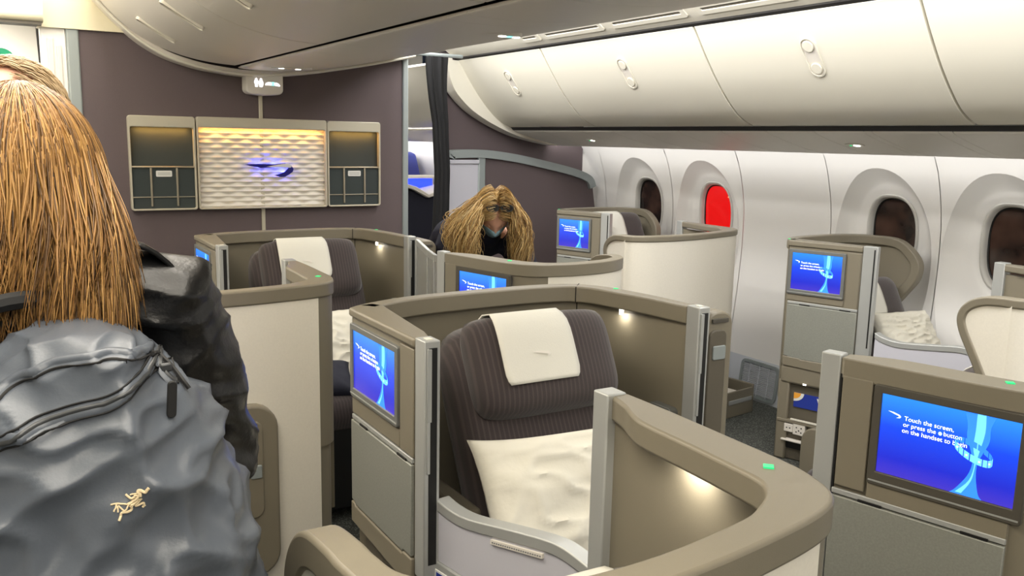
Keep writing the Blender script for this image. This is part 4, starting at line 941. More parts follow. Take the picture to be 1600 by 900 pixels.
# aisle seats next to the windows
def make_window_aisle_shell(label):
    rim = [(3.44, 1.93, 3.405, 1.93), (3.445, 1.86, 3.395, 1.86), (3.447, 1.75, 3.375, 1.75), (3.447, 1.65, 3.37, 1.65), (3.445, 1.58, 3.365, 1.60),
           (3.43, 1.52, 3.35, 1.562), (3.395, 1.475, 3.325, 1.528), (3.33, 1.440, 3.29, 1.487), (3.18, 1.398, 3.165, 1.445), (3.0, 1.362, 2.99, 1.41), (2.85, 1.352, 2.855, 1.40), (2.72, 1.366, 2.745, 1.408), (2.645, 1.405, 2.685, 1.425), (2.622, 1.445, 2.667, 1.452)]
    p, cols, tail = aisle_shell(label, (3.05, 1.7, 0), rim, (2.617, 2.662, 1.475), nose=[(0.055, -0.006), (0.105, -0.028), (0.135, -0.07), (0.128, -0.125), (0.075, -0.22), (0.015, -0.33), (-0.035, -0.43), (-0.07, -0.55), (-0.10, -0.72)],
        cut=[(-0.03, 0.66, ZT-0.022), (0.01, 0.745, ZT-0.022), (0.05, 0.82, ZT-0.025), (0.085, 0.885, ZT-0.035), (0.11, 0.94, ZT-0.06)], h=0.030)
    cols = [(a, b, c, d, interp(b if a < 2.7 else 1.3, [(1.36, 0.10), (1.375, 0.36), (1.405, 0.53), (1.445, 0.66)]) if a < 2.8 else e, f+0.01) for a, b, c, d, e, f in cols]
    finish_shell(p, cols, tail, 6)
    MB().box(3.415, 3.437, 1.58, 1.93, 0.30, 1.04).build('partition', 'taupe', p, bevel=0.003)
    MB().box(3.402, 3.446, 1.918, 1.962, 0.45, ZT+0.004).build('screen_post', 'silver', p, bevel=0.003)
    make_seat(p, 3.05, 1.58, 1, dz=-0.30)
    return p
J2 = make_window_aisle_shell('white curved seat shell with a taupe rim at the right edge of the picture')

# window seats (face the camera)
def make_window_pod(label):
    p = thing('seat_pod', (3.62, 2.6, 0), label, 'seat', 'business class seats')
    F = Frame((3.26, 2.87), (3.39, 2.47)); L = F.L
    q = lambda u, w_: F.p(u, 0, w_)[:2]
    MB().zprism([q(0, 0), q(0.345, 0), q(0.345, -0.045), q(0, -0.085)], 0.48, 1.052).build('console', 'taupe', p, bevel=0.004)
    MB().zprism([q(-0.004, 0.006), q(0.346, 0.006), q(0.346, -0.042), q(0.27, -0.06), q(0, -0.09), q(-0.02, -0.05)], 1.052, ZT).build('console_cap', 'taupe', p, bevel=0.006, seg=3)
    make_monitor(F, 0.004, 0.275, p, v0=0.826, v1=1.040)
    mb = MB(); F.slab(mb, 0.281, 0.341, 0.785, 1.046, 0, 0.005); mb.build('side_strip', 'taupe', p, bevel=0.002)
    mb = MB(); F.slab(mb, 0.006, 0.276, 0.795, 0.823, 0, 0.004); mb.build('lower_strip', 'taupe', p, bevel=0.002)
    make_tray(F, 0.012, 0.344, p, v1=0.775, v0=0.522)
    mb = MB(); F.slab(mb, 0.347, 0.412, 0.40, ZT+0.003, -0.03, 0.004); post = mb.build('screen_post', 'silver', p, bevel=0.003)
    mb = MB(); F.slab(mb, 0.396, 0.402, 0.62, ZT-0.01, 0.003, 0.0052); mb.build('screen_slot', 'black', post, smooth=False)
    mb = MB(); F.poly(mb, [(0.010, 0.475), (0.346, 0.463), (0.346, 0.518), (0.10, 0.514), (0.094, 0.518), (0.010, 0.520)], 0, 0.012); mb.build('ledge', 'taupe', p, bevel=0.003)
    mb = MB(); F.slab(mb, 0.002, 0.346, 0.385, 0.475, -0.06, 0.006); mb.build('shelf_front', 'taupe', p, bevel=0.014, seg=3)
    mb = MB(); F.slab(mb, 0.0, 0.40, 0.0, 0.385, -0.07, -0.02); mb.build('lower_cabinet', 'taupe_dark', p, bevel=0.006)
    mb = MB(); F.slab(mb, -0.006, 0.05, 0.0, 0.40, -0.06, 0.0); mb.build('leg_panel', 'taupe', p, bevel=0.008)
    mb = MB(); F.slab(mb, 0.0, 0.40, 0.19, 0.205, -0.03, 0.004); mb.build('shelf_lip', 'taupe', p, bevel=0.003)
    mb = MB(); F.slab(mb, 0.07, 0.20, 0.208, 0.215, -0.004, 0.006); F.slab(mb, 0.225, 0.34, 0.208, 0.215, -0.004, 0.006); mb.build('pocket_edge', 'bin_white', p, smooth=False)
    mb = MB(); F.slab(mb, 0.12, 0.135, 0.392, 0.398, 0.004, 0.009); mb.build('shelf_catch', 'lamp_lens', p)  # catch drawn in the glowing lens material, though it is no lamp
    # printed card in the pocket
    lc = MB(); F.slab(lc, 0.072, 0.40, 0.272, 0.342, -0.019, -0.014); lc = lc.build('literature_card', 'print_blue', p, smooth=False)
    mb = MB(); F.slab(mb, 0.285, 0.40, 0.271, 0.343, -0.014, -0.0130); mb.build('card_white', 'placard_white', lc, smooth=False)
    mb = MB(); F.poly(mb, [(0.072, 0.343), (0.122, 0.343)]+[(0.072+0.05*math.cos(R(a)), 0.343-0.042*math.sin(R(a))) for a in range(10, 91, 16)], -0.014, -0.0128); mb.build('card_ring', 'placard_white', lc, smooth=False)
    mb = MB(); F.poly(mb, [(0.072, 0.343), (0.107, 0.343)]+[(0.072+0.035*math.cos(R(a)), 0.343-0.03*math.sin(R(a))) for a in range(10, 91, 16)], -0.0128, -0.0122); mb.build('card_fruit', 'print_orange', lc, smooth=False)
    mb = MB(); F.poly(mb, [(0.20, 0.275), (0.197, 0.30), (0.185, 0.333), (0.19, 0.334), (0.205, 0.312), (0.213, 0.325), (0.219, 0.312), (0.235, 0.330), (0.24, 0.328), (0.228, 0.300), (0.226, 0.275)], -0.014, -0.0126); mb.build('card_figure', 'placard_white', lc, smooth=False)
    mb = MB(); F.slab(mb, 0.30, 0.36, 0.318, 0.321, -0.013, -0.0126); F.slab(mb, 0.30, 0.345, 0.311, 0.313, -0.013, -0.0126); mb.build('card_print', 'print_grey', lc, smooth=False)
    for k, (u, s_) in enumerate(((0.062, 0.022), (0.115, 0.030))):
        so = MB(); F.poly(so, rrect(u-s_, u+s_, 0.165-s_*0.9, 0.165+s_*0.9, 0.004), -0.02, 0.003); so = so.build('power_socket', 'bin_grey', p, bevel=0.002)
        mb = MB()
        for du, dv in (((-0.008, 0), (0.008, 0)) if k == 0 else ((-0.012, 0.010), (0.012, 0.010), (0, -0.004), (-0.012, -0.012), (0.012, -0.012))): F.slab(mb, u+du-0.003, u+du+0.003, 0.165+dv-0.003, 0.165+dv+0.003, 0.003, 0.0038)
        mb.build('socket_hole', 'black', so, smooth=False)
    mb = MB(); F.slab(mb, 0.05, 0.22, 0.06, 0.10, -0.02, -0.012); mb.build('shoe_slot', 'black', p, smooth=False)
    mb = MB(); F.slab(mb, 0.03, 0.24, 0.100, 0.108, -0.02, 0.012); mb.build('slot_lip', 'bin_grey', p, bevel=0.002)
    mb = MB(); F.slab(mb, 0.19, 0.23, 0.05, 0.095, -0.02, 0.010); mb.build('slot_tag', 'placard_white', p, bevel=0.002)
    fr = MB(); fr.prism(rrect(2.44, 2.68, -0.06, 0.23, 0.08, 6), lambda q_, a: (a, q_[0], max(q_[1], 0.0)), 3.215, 3.30); fr.build('foot_rest', 'taupe', p, bevel=0.02, seg=3)
    # wall round the head
    W = [(3.262, 2.885, .7, -.7), (3.33, 2.945, .4, -.9), (3.45, 2.985, .15, -1), (3.60, 3.000, 0, -1), (3.74, 2.992, -.3, -1), (3.84, 2.945, -.8, -.6), (3.888, 2.865, -1, -.2), (3.90, 2.77, -1, 0)]
    S = []
    for x, y, nx, ny in W:
        l = math.hypot(nx, ny); S.append((x, y, x+nx/l*0.045, y+ny/l*0.045, ZT, 0, 0, -0.045))
    for y, z, iy_, iz_ in ((2.70, 1.066, 0.008, -0.043), (2.63, 1.02, 0.036, -0.03), (2.59, 0.96, 0.046, -0.006), (2.60, 0.885, 0.044, 0.014), (2.66, 0.80, 0.038, 0.024), (2.74, 0.70, 0.036, 0.026), (2.83, 0.58, 0.036, 0.026)):
        S.append((3.90, y, 3.855, y, z, 0, iy_, iz_))
    rim_strip(S).build('cap_rail', 'taupe', p, bevel=0.006, seg=3, angle=50)
    cols = [(x, y, nx, ny, 0.30, 1.05) for x, y, nx, ny in W[:-1]]+[(3.90, 2.84, -1, 0, 0.58, 1.05), (3.90, 2.76, -1, 0, 0.68, 1.045), (3.90, 2.69, -1, 0, 0.78, 1.03), (3.90, 2.63, -1, 0, 0.88, 0.985)]
    shell_panel(cols, 0.008, 0.030).build('shell_wall', 'taupe', p, angle=50)
    make_seat(p, 3.615, 2.84, -1, dz=-0.17, cover_dx=-0.07)
    d = make_divider(p, (3.394, 2.462), (3.42, 1.965), [(0.0, 0.693), (0.08, 0.678), (0.25, 0.672), (0.6, 0.695), (0.8, 0.708), (1.0, 0.70)], 0.53, 0.40)
    MB().box(3.37, 3.43, 2.10, 2.46, 0.0, 0.40).build('base', 'taupe_dark', p, bevel=0.005)
    mb = MB(); mb.prism([(3.29+0.006*math.cos(R(a)), 2.90+0.006*math.sin(R(a))) for a in range(0, 360, 30)], lambda q_, a: (q_[0], q_[1], a), ZT, ZT+0.002); mb.build('indicator_light', 'green_led', p)
    return p
K2 = make_window_pod('window seat beside the tall console with a blue screen and a printed card')
E2 = make_centre_pod('large taupe seat in the middle with a dark headrest facing the camera')

def repeat(o, dx, dy, label):
    c = copy_tree(o); c.location = (o.location.x+dx, o.location.y+dy, 0); c['label'] = label; return c
E1 = repeat(E2, -0.025, 1.855, 'taupe centre seat just under the glowing logo panel')
D1 = repeat(D2, -0.02, 1.865, 'tall white seat shell beside the person with the backpack')
F1 = repeat(F2, -0.02, 1.85, 'seat shell with a blue screen, right in front of the blonde person')
for ch in []: pass
J1 = repeat(J2, -0.01, 1.86, 'big white curved seat shell by the red window')
K1 = repeat(K2, -0.085, 1.857, 'window seat with a small blue screen next to the dark partition')

for ch in K1.children:
    if ch.name.startswith(('backrest', 'headrest')): ch.location.z += 0.17; ch.location.x -= 0.03
# raised privacy screen between the far centre seat and its right neighbour
pv = thing('privacy_screen', (1.60, 3.35, 0.6), 'raised translucent grey screen of folding panels right of the far centre seat', 'screen')
def frost():
    m = bpy.data.materials.new('frosted'); m.use_nodes = True; b = m.node_tree.nodes['Principled BSDF']
    b.inputs['Base Color'].default_value = srgb(190, 190, 186); b.inputs['Roughness'].default_value = 0.35; b.inputs['Transmission Weight'].default_value = 0.6; b.inputs['IOR'].default_value = 1.1
    MATS['frosted'] = m
frost()
pp = [(1.635, 3.56), (1.62, 3.41), (1.575, 3.25), (1.53, 3.10)]; tops_ = [1.075, 1.045, 1.045, 1.06]
for i in range(3):
    a, b = pp[i], pp[i+1]; F = Frame(a, b)
    mb = MB(); F.poly(mb, [(0.004, 0.60), (F.L-0.004, 0.60), (F.L-0.004, tops_[i+1]-0.01), (0.004, tops_[i]-0.01)], -0.006, 0.0); mb.build('leaf', 'frosted', pv, bevel=0.001)
    mb = MB(); F.poly(mb, [(0, tops_[i]-0.03), (F.L, tops_[i+1]-0.03), (F.L, tops_[i+1]), (0, tops_[i])], -0.011, 0.005); mb.build('top_edge', 'silver', pv, bevel=0.002)
    mb = MB(); F.slab(mb, 0, 0.012, 0.60, tops_[i]-0.004, -0.011, 0.006); mb.build('hinge_bar', 'silver', pv, bevel=0.002)

# pillows
def pillow(M, w, h, t, seed, label):
    o = cushion('pillow', 'pillow_white', None, M, w, h, t, 3.0, 0.030, seed, 48)
    return tag(o, label, 'pillow', 'white pillows')
T = tilt_frame((1.185, 1.62, 0.64), (0.03, 0.42, 0.62), (1, -0.02, 0.02)); pillow(T(0, 0, 0), 0.52, 0.42, 0.13, 3, 'big white pillow on the large middle seat')
T = tilt_frame((1.13, 3.50, 0.62), (0.0, 0.5, 0.55), (1, 0.05, 0.02)); pillow(T(0, 0, 0), 0.46, 0.40, 0.15, 9, 'white pillow on the far centre seat, half hidden behind the white shell')
T = tilt_frame((3.68, 2.50, 0.645), (0.1, 0.45, 0.6), (1, -0.15, 0.12)); pillow(T(0, 0, 0), 0.32, 0.26, 0.13, 21, 'small white pillow on the window seat behind the low divider')
# folded bag on far centre seat
bd = cushion('amenity_bag', 'navy', None, tilt_frame((1.08, 3.30, 0.56), (0.1, 0.6, 0.25), (1, 0, 0))(0, 0, 0), 0.30, 0.22, 0.09, 3, 0.01, 4); tag(bd, 'dark wrapped blanket below the pillow on the far centre seat', 'blanket')

# drawer on the floor by the window
dr = thing('floor_drawer', (3.53, 3.50, 0), 'open taupe storage drawer on the carpet by the window wall', 'drawer')
Mx = Matrix.Translation((3.60, 3.56, 0)) @ Matrix.Rotation(R(8), 4, 'Z')
mb = MB(); mb.box(-0.16, 0.10, -0.11, -0.095, 0.02, 0.14); mb.box(-0.16, 0.10, 0.095, 0.11, 0.02, 0.14); mb.box(-0.16, -0.145, -0.11, 0.11, 0.02, 0.14); mb.box(-0.16, 0.10, -0.11, 0.11, 0.0, 0.02)
mb.xf(Mx).build('tray_box', 'taupe_dark', dr, smooth=False)
MB().box(0.088, 0.105, -0.12, 0.12, 0.0, 0.165).xf(Mx).build('front_panel', 'taupe', dr, bevel=0.006)
MB().box(-0.13, 0.08, -0.125, -0.11, 0.075, 0.10).xf(Mx).build('runner', 'silver', dr, bevel=0.002)
MB().box(-0.16, 0.09, -0.122, -0.11, 0.0, 0.15).xf(Mx).build('side_panel', 'taupe', dr, bevel=0.004)
MB().box(-0.10, 0.04, -0.05, 0.05, 0.02, 0.12).xf(Mx).build('stowed_card', 'bin_grey', dr, bevel=0.004)
# ================================================================== PEOPLE
mat('skin', srgb(236, 184, 158), 0.55, bump=(300, 0.05)); mat('leather', srgb(15, 15, 16), 0.30, bump=(220, 0.12)); mat('trousers', srgb(24, 25, 28), 0.8)
mat('navy_knit', srgb(20, 22, 40), 0.85, bump=(300, 0.3)); mat('grey_coat', srgb(70, 72, 76), 0.85); mat('mask_blue', srgb(150, 188, 206), 0.8, bump=(200, 0.2)); mat('eye_white', srgb(235, 232, 226), 0.3); mat('iris', srgb(60, 70, 80), 0.2)
mat('lens_dark', srgb(14, 13, 13), 0.15)
def hair_mat(name, cols, rough=0.42):
    m = bpy.data.materials.new(name); m.use_nodes = True; nt = m.node_tree; b = nt.nodes['Principled BSDF']
    g = nt.nodes.new('ShaderNodeNewGeometry'); rp = nt.nodes.new('ShaderNodeValToRGB'); e = rp.color_ramp.elements
    e[0].color = srgb(*cols[0]); e[1].color = srgb(*cols[-1])
    for i, c in enumerate(cols[1:-1]): k = e.new((i+1)/(len(cols)-1)); k.color = srgb(*c)
    nt.links.new(g.outputs['Random Per Island'], rp.inputs['Fac']); nt.links.new(rp.outputs['Color'], b.inputs['Base Color'])
    b.inputs['Roughness'].default_value = rough; b.inputs['Specular IOR Level'].default_value = 0.45
    MATS[name] = m
hair_mat('hair_auburn', [(66, 46, 26), (112, 80, 44), (146, 106, 56), (184, 142, 84), (124, 84, 40)])
hair_mat('hair_blonde', [(96, 70, 38), (164, 126, 70), (204, 168, 104), (230, 204, 148), (128, 92, 48)])
hair_mat('hair_grey', [(128, 106, 78), (164, 140, 106), (186, 164, 130), (150, 126, 92)])

def capsule(mb, path, n=14):
    """closed tapered limb: path of (x,y,z,rx[,ry]); rings perpendicular to the path, round ends."""
    P = [Vector(p[:3]) for p in path]; rad = [(p[3], p[4] if len(p) > 4 else p[3]) for p in path]
    pts = []; m = len(P)
    t0 = (P[1]-P[0]).normalized(); t1 = (P[-1]-P[-2]).normalized()
    seq = []
    for a in (75, 50, 25): seq.append((P[0]-t0*min(rad[0])*math.sin(R(a)), rad[0][0]*math.cos(R(a)), rad[0][1]*math.cos(R(a)), t0))
    for i in range(m):
        t = (P[min(i+1, m-1)]-P[max(i-1, 0)]).normalized(); seq.append((P[i], rad[i][0], rad[i][1], t))
    for a in (25, 50, 75): seq.append((P[-1]+t1*min(rad[-1])*math.sin(R(a)), rad[-1][0]*math.cos(R(a)), rad[-1][1]*math.cos(R(a)), t1))
    rows = []; ref = Vector((1, 0, 0)) if abs(t0.x) < 0.8 else Vector((0, 1, 0))
    for c, rx, ry, t in seq:
        a = (ref-t*ref.dot(t)).normalized(); b = t.cross(a); ref = a
        rows.append([tuple(c+a*rx*math.cos(2*math.pi*j/n)+b*ry*math.sin(2*math.pi*j/n)) for j in range(n)])
    return mb.grid(rows, cv=True, cap=True)
def fuse(name, mb, m, voxel, parent=None, smooth=4, displace=None):
    """one continuous surface out of overlapping closed shapes."""
    o = mb.build(name, m, None)
    rm = o.modifiers.new('r', 'REMESH'); rm.mode = 'VOXEL'; rm.voxel_size = voxel
    sm = o.modifiers.new('s', 'SMOOTH'); sm.factor = 0.6; sm.iterations = smooth
    bpy.context.view_layer.update(); dg = bpy.context.evaluated_depsgraph_get()
    me = bpy.data.meshes.new_from_object(o.evaluated_get(dg)); old = o.data
    o.modifiers.clear(); o.data = me; bpy.data.meshes.remove(old)
    if displace:
        ns = [v.normal.copy() for v in me.vertices]
        for v, nn in zip(me.vertices, ns): v.co += nn*displace(v.co)
    for p in me.polygons: p.use_smooth = True
    me.materials.clear(); me.materials.append(MATS[m]); o.name = name
    if parent is not None: adopt(o, parent)
    return o
def head_shape(mb, M, s=1.0):
    """head in its own frame: -y is the face, z up, origin at the centre of the skull; s scales (1 = 0.225 m tall)."""
    rows = []; nu, nv = 48, 40
    for i in range(nv+1):
        th = math.pi*(i/nv); row = []
        for j in range(nu):
            ph = 2*math.pi*j/nu; x = math.sin(th)*math.sin(ph); y = -math.sin(th)*math.cos(ph); z = math.cos(th)
            X, Y, Z = x*0.076, y*0.096, z*0.112
            f = max(0, -y)
            if z < 0:                                            # jaw narrows, chin comes forward
                X *= 1-0.30*(-z)**1.5; Y *= 1-0.22*(-z) if y > 0 else 1-0.06*(-z)
            if y > 0: Y += 0.006*(1-abs(z))
            fx = X/0.076
            nose = math.exp(-(fx/0.14)**2)*math.exp(-((Z+0.022)/0.020)**2)*f; Y -= 0.022*nose
            Y -= 0.010*math.exp(-(fx/0.12)**2)*math.exp(-((Z-0.004)/0.016)**2)*f
            for sx in (-1, 1): Y += 0.011*math.exp(-((fx-sx*0.42)/0.20)**2)*math.exp(-((Z-0.006)/0.012)**2)*f
            Y -= 0.005*math.exp(-(fx/0.5)**2)*math.exp(-((Z-0.026)/0.010)**2)*f
            Y -= 0.007*math.exp(-(fx/0.28)**2)*math.exp(-((Z+0.056)/0.009)**2)*f
            Y += 0.005*math.exp(-(fx/0.3)**2)*math.exp(-((Z+0.066)/0.006)**2)*f
            Y -= 0.008*math.exp(-(fx/0.3)**2)*math.exp(-((Z+0.088)/0.014)**2)*f
            row.append(tuple(M @ Vector((X*s, Y*s, Z*s))))
        rows.append(row)
    mb.grid(rows, cv=True, cap=True)
    for sx in (-1, 1):                                            # ears
        e = []
        for i in range(9):
            th = math.pi*i/8; e.append([tuple(M @ Vector(((sx*(0.072+0.010*math.sin(th)*math.cos(2*math.pi*j/10)*1.0))*s, (0.012+0.018*math.sin(th)*math.sin(2*math.pi*j/10))*s, (-0.006+0.031*math.cos(th))*s))) for j in range(10)])
        mb.grid(e, cv=True, cap=True)
def hand_shape(mb, w, d, side, pn, s=1.0):
    """palm and five curled fingers: wrist w, direction d, thumb side, palm normal."""
    w = Vector(w); d = Vector(d).normalized(); side = Vector(side); side = (side-d*side.dot(d)).normalized(); pn = d.cross(side) if Vector(pn).dot(d.cross(side)) > 0 else -d.cross(side)
    k = w+d*0.085*s
    capsule(mb, [(*w, 0.024*s, 0.018*s), (*(w+d*0.04*s), 0.036*s, 0.016*s), (*k, 0.038*s, 0.014*s)])
    for i, L in enumerate((0.072, 0.080, 0.075, 0.058)):
        b = k+side*(0.027-0.018*i)*s; q1 = b+(d*0.8+pn*0.35).normalized()*L*0.5*s; q2 = q1+(d*0.35+pn*0.9).normalized()*L*0.32*s; q3 = q2+(pn*0.9-d*0.3).normalized()*L*0.24*s
        capsule(mb, [(*(b-d*0.015*s), 0.009*s), (*q1, 0.0085*s), (*q2, 0.008*s), (*q3, 0.007*s)], 8)
    b = w+d*0.025*s+side*0.026*s; q1 = b+(side*0.8+d*0.6).normalized()*0.035*s; q2 = q1+(d*0.8+side*0.2+pn*0.5).normalized()*0.030*s
    capsule(mb, [(*(b-side*0.012*s), 0.013*s), (*q1, 0.0105*s), (*q2, 0.008*s)], 8)
def strands(name, parent, m, paths, width, n_side=3, seed=1):
    rnd = random.Random(seed); mb = MB()
    for P in paths:
        wd = width*rnd.uniform(0.5, 1.3); k = len(P)
        mb.tube(P, [max(0.0004, wd*min(1.0, 0.45+2.2*i/(k-1))*(1-0.85*(max(0, i/(k-1)-0.55)/0.45)**1.5)) for i in range(k)], n_side, flat=0.45)
    o = mb.build(name, m, None, angle=180, fix=False)
    if parent is not None: adopt(o, parent)
    return o

# ---------------------------------------------------------- person with the backpack
HC = Vector((0.03, 1.20, 1.455))
def standing(name, label, c, top, face_dir, arms, mats, jacket, loc, hs):
    pass
def build_person(label, HM, neck, chest, waist, hip, sh, el, wr, kn, an, toe, hand, loc, hs=1.0, tr=1.0, voxel=0.008):
    mb = MB(); hc = HM.translation
    head_shape(mb, HM, hs)
    capsule(mb, [(*(hc-Vector(HM.col[2][:3])*0.05+Vector(HM.col[1][:3])*0.02), 0.050), (*neck, 0.052)])
    capsule(mb, [(*neck, 0.055, 0.055), (*lerp(Vector(neck), Vector(chest), 0.35), 0.13*tr, 0.085*tr), (*chest, 0.155*tr, 0.105*tr), (*waist, 0.130*tr, 0.095*tr), (*hip, 0.165*tr, 0.11*tr)], 18)
    for i in (0, 1):
        capsule(mb, [(*lerp(Vector(neck), Vector(sh[i]), 0.3), 0.05*tr), (*sh[i], 0.055*tr), (*lerp(Vector(sh[i]), Vector(el[i]), 0.5), 0.045*tr), (*el[i], 0.038*tr), (*lerp(Vector(el[i]), Vector(wr[i]), 0.4), 0.038*tr), (*wr[i], 0.025*tr)])
        d = Vector(wr[i])-Vector(el[i]); hand_shape(mb, wr[i], d, hand[i], (0, 0, -1), 0.92)
        hp = Vector(hip)+Vector(((0.085 if i else -0.085)*tr, 0, -0.02))
        capsule(mb, [(*hp, 0.085*tr), (*lerp(hp, Vector(kn[i]), 0.5), 0.072*tr), (*kn[i], 0.052*tr), (*lerp(Vector(kn[i]), Vector(an[i]), 0.3), 0.052*tr), (*an[i], 0.034*tr)])
        capsule(mb, [(*an[i], 0.034), (*lerp(Vector(an[i]), Vector(toe[i]), 0.6), 0.036, 0.03), (*toe[i], 0.03, 0.022)])
    o = fuse('person', mb, 'skin', voxel, None, 3)
    root = o; 
    me = o.data; L = Vector(loc)
    for v in me.vertices: v.co -= L
    o.location = L
    return tag(o, label, 'person')
def eyes(p, HM, s=1.0, closed=False):
    for sx in (-1, 1):
        mb = MB(); rows = []
        for i in range(9):
            th = math.pi*i/8; rows.append([(sx*0.031+0.012*math.sin(th)*math.cos(2*math.pi*j/12), -0.073+0.012*math.sin(th)*math.sin(2*math.pi*j/12), 0.006+0.0115*math.cos(th)) for j in range(12)])
        mb.grid(rows, cv=True, cap=True)
        if s != 1: mb.v = [tuple(Vector(v)*s) for v in mb.v]
        mb.xf(HM).build('eye', 'skin' if closed else 'eye_white', p)
        if not closed: MB().prism([(sx*0.031+0.005*math.cos(R(a)), 0.006+0.005*math.sin(R(a))) for a in range(0, 360, 30)], lambda q, a: (q[0]*s, a*s, q[1]*s), -0.0858, -0.0845).xf(HM).build('iris', 'iris', p)

HM1 = Matrix.Translation(HC) @ Matrix.Rotation(R(180+18), 4, 'Z')
SH = ((-0.125, 1.16, 1.315), (0.185, 1.14, 1.318)); EL = ((-0.19, 1.20, 1.08), (0.245, 1.165, 1.098)); WR = ((-0.13, 1.40, 1.06), (0.185, 1.37, 1.07))
A = build_person('red-haired person in a black leather jacket wearing a grey backpack', HM1, (0.03, 1.17, 1.345), (0.03, 1.17, 1.20), (0.03, 1.18, 1.0), (0.03, 1.18, 0.84), SH, EL, WR,
    ((-0.06, 1.20, 0.45), (0.12, 1.22, 0.45)), ((-0.06, 1.17, 0.07), (0.12, 1.19, 0.07)), ((-0.07, 1.31, 0.035), (0.13, 1.33, 0.035)), ((1, 0, 0.3), (-1, 0, 0.3)), (0.03, 1.18, 0), 0.95, 0.95)
eyes(A, HM1, 0.95)
jk = MB()
capsule(jk, [(0.03, 1.17, 1.365, 0.070), (0.03, 1.17, 1.335, 0.13, 0.09), (0.03, 1.17, 1.22, 0.175, 0.125), (0.03, 1.18, 1.0, 0.16, 0.12), (0.03, 1.18, 0.80, 0.175, 0.13)], 20)
for i in (0, 1):
    a, b, c = Vector(SH[i]), Vector(EL[i]), Vector(WR[i])
    capsule(jk, [(*lerp(Vector((0.03, 1.17, 1.34)), a, 0.35), 0.065), (*a, 0.068), (*lerp(a, b, 0.5), 0.060), (*b, 0.052), (*lerp(b, c, 0.5), 0.048), (*lerp(b, c, 0.92), 0.038)], 16)
def folds(co):
    p = Vector(co); n1 = noise.noise(Vector((p.x*9, p.y*9, p.z*26)))
    n2 = noise.noise(Vector((p.x*22+4, p.y*18, p.z*34+p.x*20)))
    r = (1-abs(n1))**3
    d = 0.009*(r-0.4)+0.003*n2
    dist = (p-Vector(EL[1])).length
    if dist < 0.13: d += 0.006*(1-dist/0.13)*math.sin(90*(p.z-EL[1][2])+60*(p.x))*(1 if p.y > 1.1 else 0.7)
    return d
fuse('jacket', jk, 'leather', 0.006, A, 5, folds)
cl = MB(); cl.tube([(0.03+0.085*math.cos(R(a)), 1.175+0.075*math.sin(R(a)), 1.372+0.012*math.sin(R(a))) for a in range(0, 360, 15)], 0.02, 8, True); cl.build('jacket_collar', 'leather', A)
# epaulette strap on the shoulder
MB().grid([[(lerp(0.115, 0.205, t)-0.0*s_, 1.105+0.045*s_, 1.387-0.05*t*t+0.012*math.sin(3*t)) for s_ in (0, 1)] for t in [i/8 for i in range(9)]]).build('shoulder_strap', 'leather', A).modifiers.new('t', 'SOLIDIFY').thickness = 0.006
tr_ = MB()
for x in (-0.06, 0.12): capsule(tr_, [(0.03+(x-0.03)*0.9, 1.18, 0.86, 0.105), (x, 1.20, 0.5, 0.075), (x, 1.19, 0.12, 0.055)])
fuse('trousers', tr_, 'trousers', 0.012, A)
for x in (-0.06, 0.12):
    b = MB(); capsule(b, [(x, 1.15, 0.045, 0.042, 0.04), (x, 1.26, 0.04, 0.045, 0.035), (x+0.01, 1.34, 0.03, 0.036, 0.028)]); capsule(b, [(x, 1.17, 0.06, 0.048), (x, 1.18, 0.15, 0.052)]); fuse('boot', b, 'black', 0.008, A)
# hair: a full cap and many locks falling over the back and shoulders
rnd = random.Random(5)
def fall(hc, az, pol, R3, z_end, spread, wave, seed, lean=(0, 0), flare=0.0, n=16, clump=False):
    """one lock: leaves the scalp at (az, pol), hugs the head, then hangs."""
    r = random.Random(seed); P = []; ph = r.uniform(0, 6.28); wl = r.uniform(0.7, 1.4); az1 = az+r.gauss(0, spread)
    lift = 1+r.uniform(0, 0.11)
    if clump:
        cid = round(az1/R(7.5)); az1 = lerp(az1, cid*R(7.5)+R(2)*math.sin(cid*5.1), 0.8); z_end += 0.035*math.sin(cid*12.9898)+0.015*math.sin(cid*4.7)
    n1 = 7; end = max(R(r.uniform(58, 97)), pol+0.15)
    for i in range(n1):
        t = i/(n1-1); th = lerp(pol, end, t); a = lerp(az, az1, t*0.5)
        P.append(Vector((hc.x+R3[0]*lift*math.sin(th)*math.cos(a), hc.y+R3[1]*lift*math.sin(th)*math.sin(a), hc.z+R3[2]*(1+0.6*(lift-1))*math.cos(th))))
    q = P[-1].copy(); z0 = q.z; ze = min(z_end+r.gauss(0, 0.022), z0-0.13); out = Vector((math.cos(az1), math.sin(az1), 0))
    for i in range(1, n):
        t = i/(n-1); z = lerp(z0, ze, t)
        amp = wave*t**1.4
        off = out*(0.022*max(0, math.cos(end))*(1-math.exp(-3.0*t))+flare*t*(1.25-0.45*t)+0.6*amp*(math.sin(ph+wl*3.2*t)-math.sin(ph))) + Vector((-out.y, out.x, 0))*(amp*(math.sin(ph*1.7+wl*3*t)-math.sin(ph*1.7))) + Vector((lean[0]*t, lean[1]*(lambda q: q*q*(3-2*q))(min(1, t*1.25)), 0))
        P.append(Vector((q.x, q.y, z))+off)
    return [tuple(p) for p in P]
paths = []; fine = []
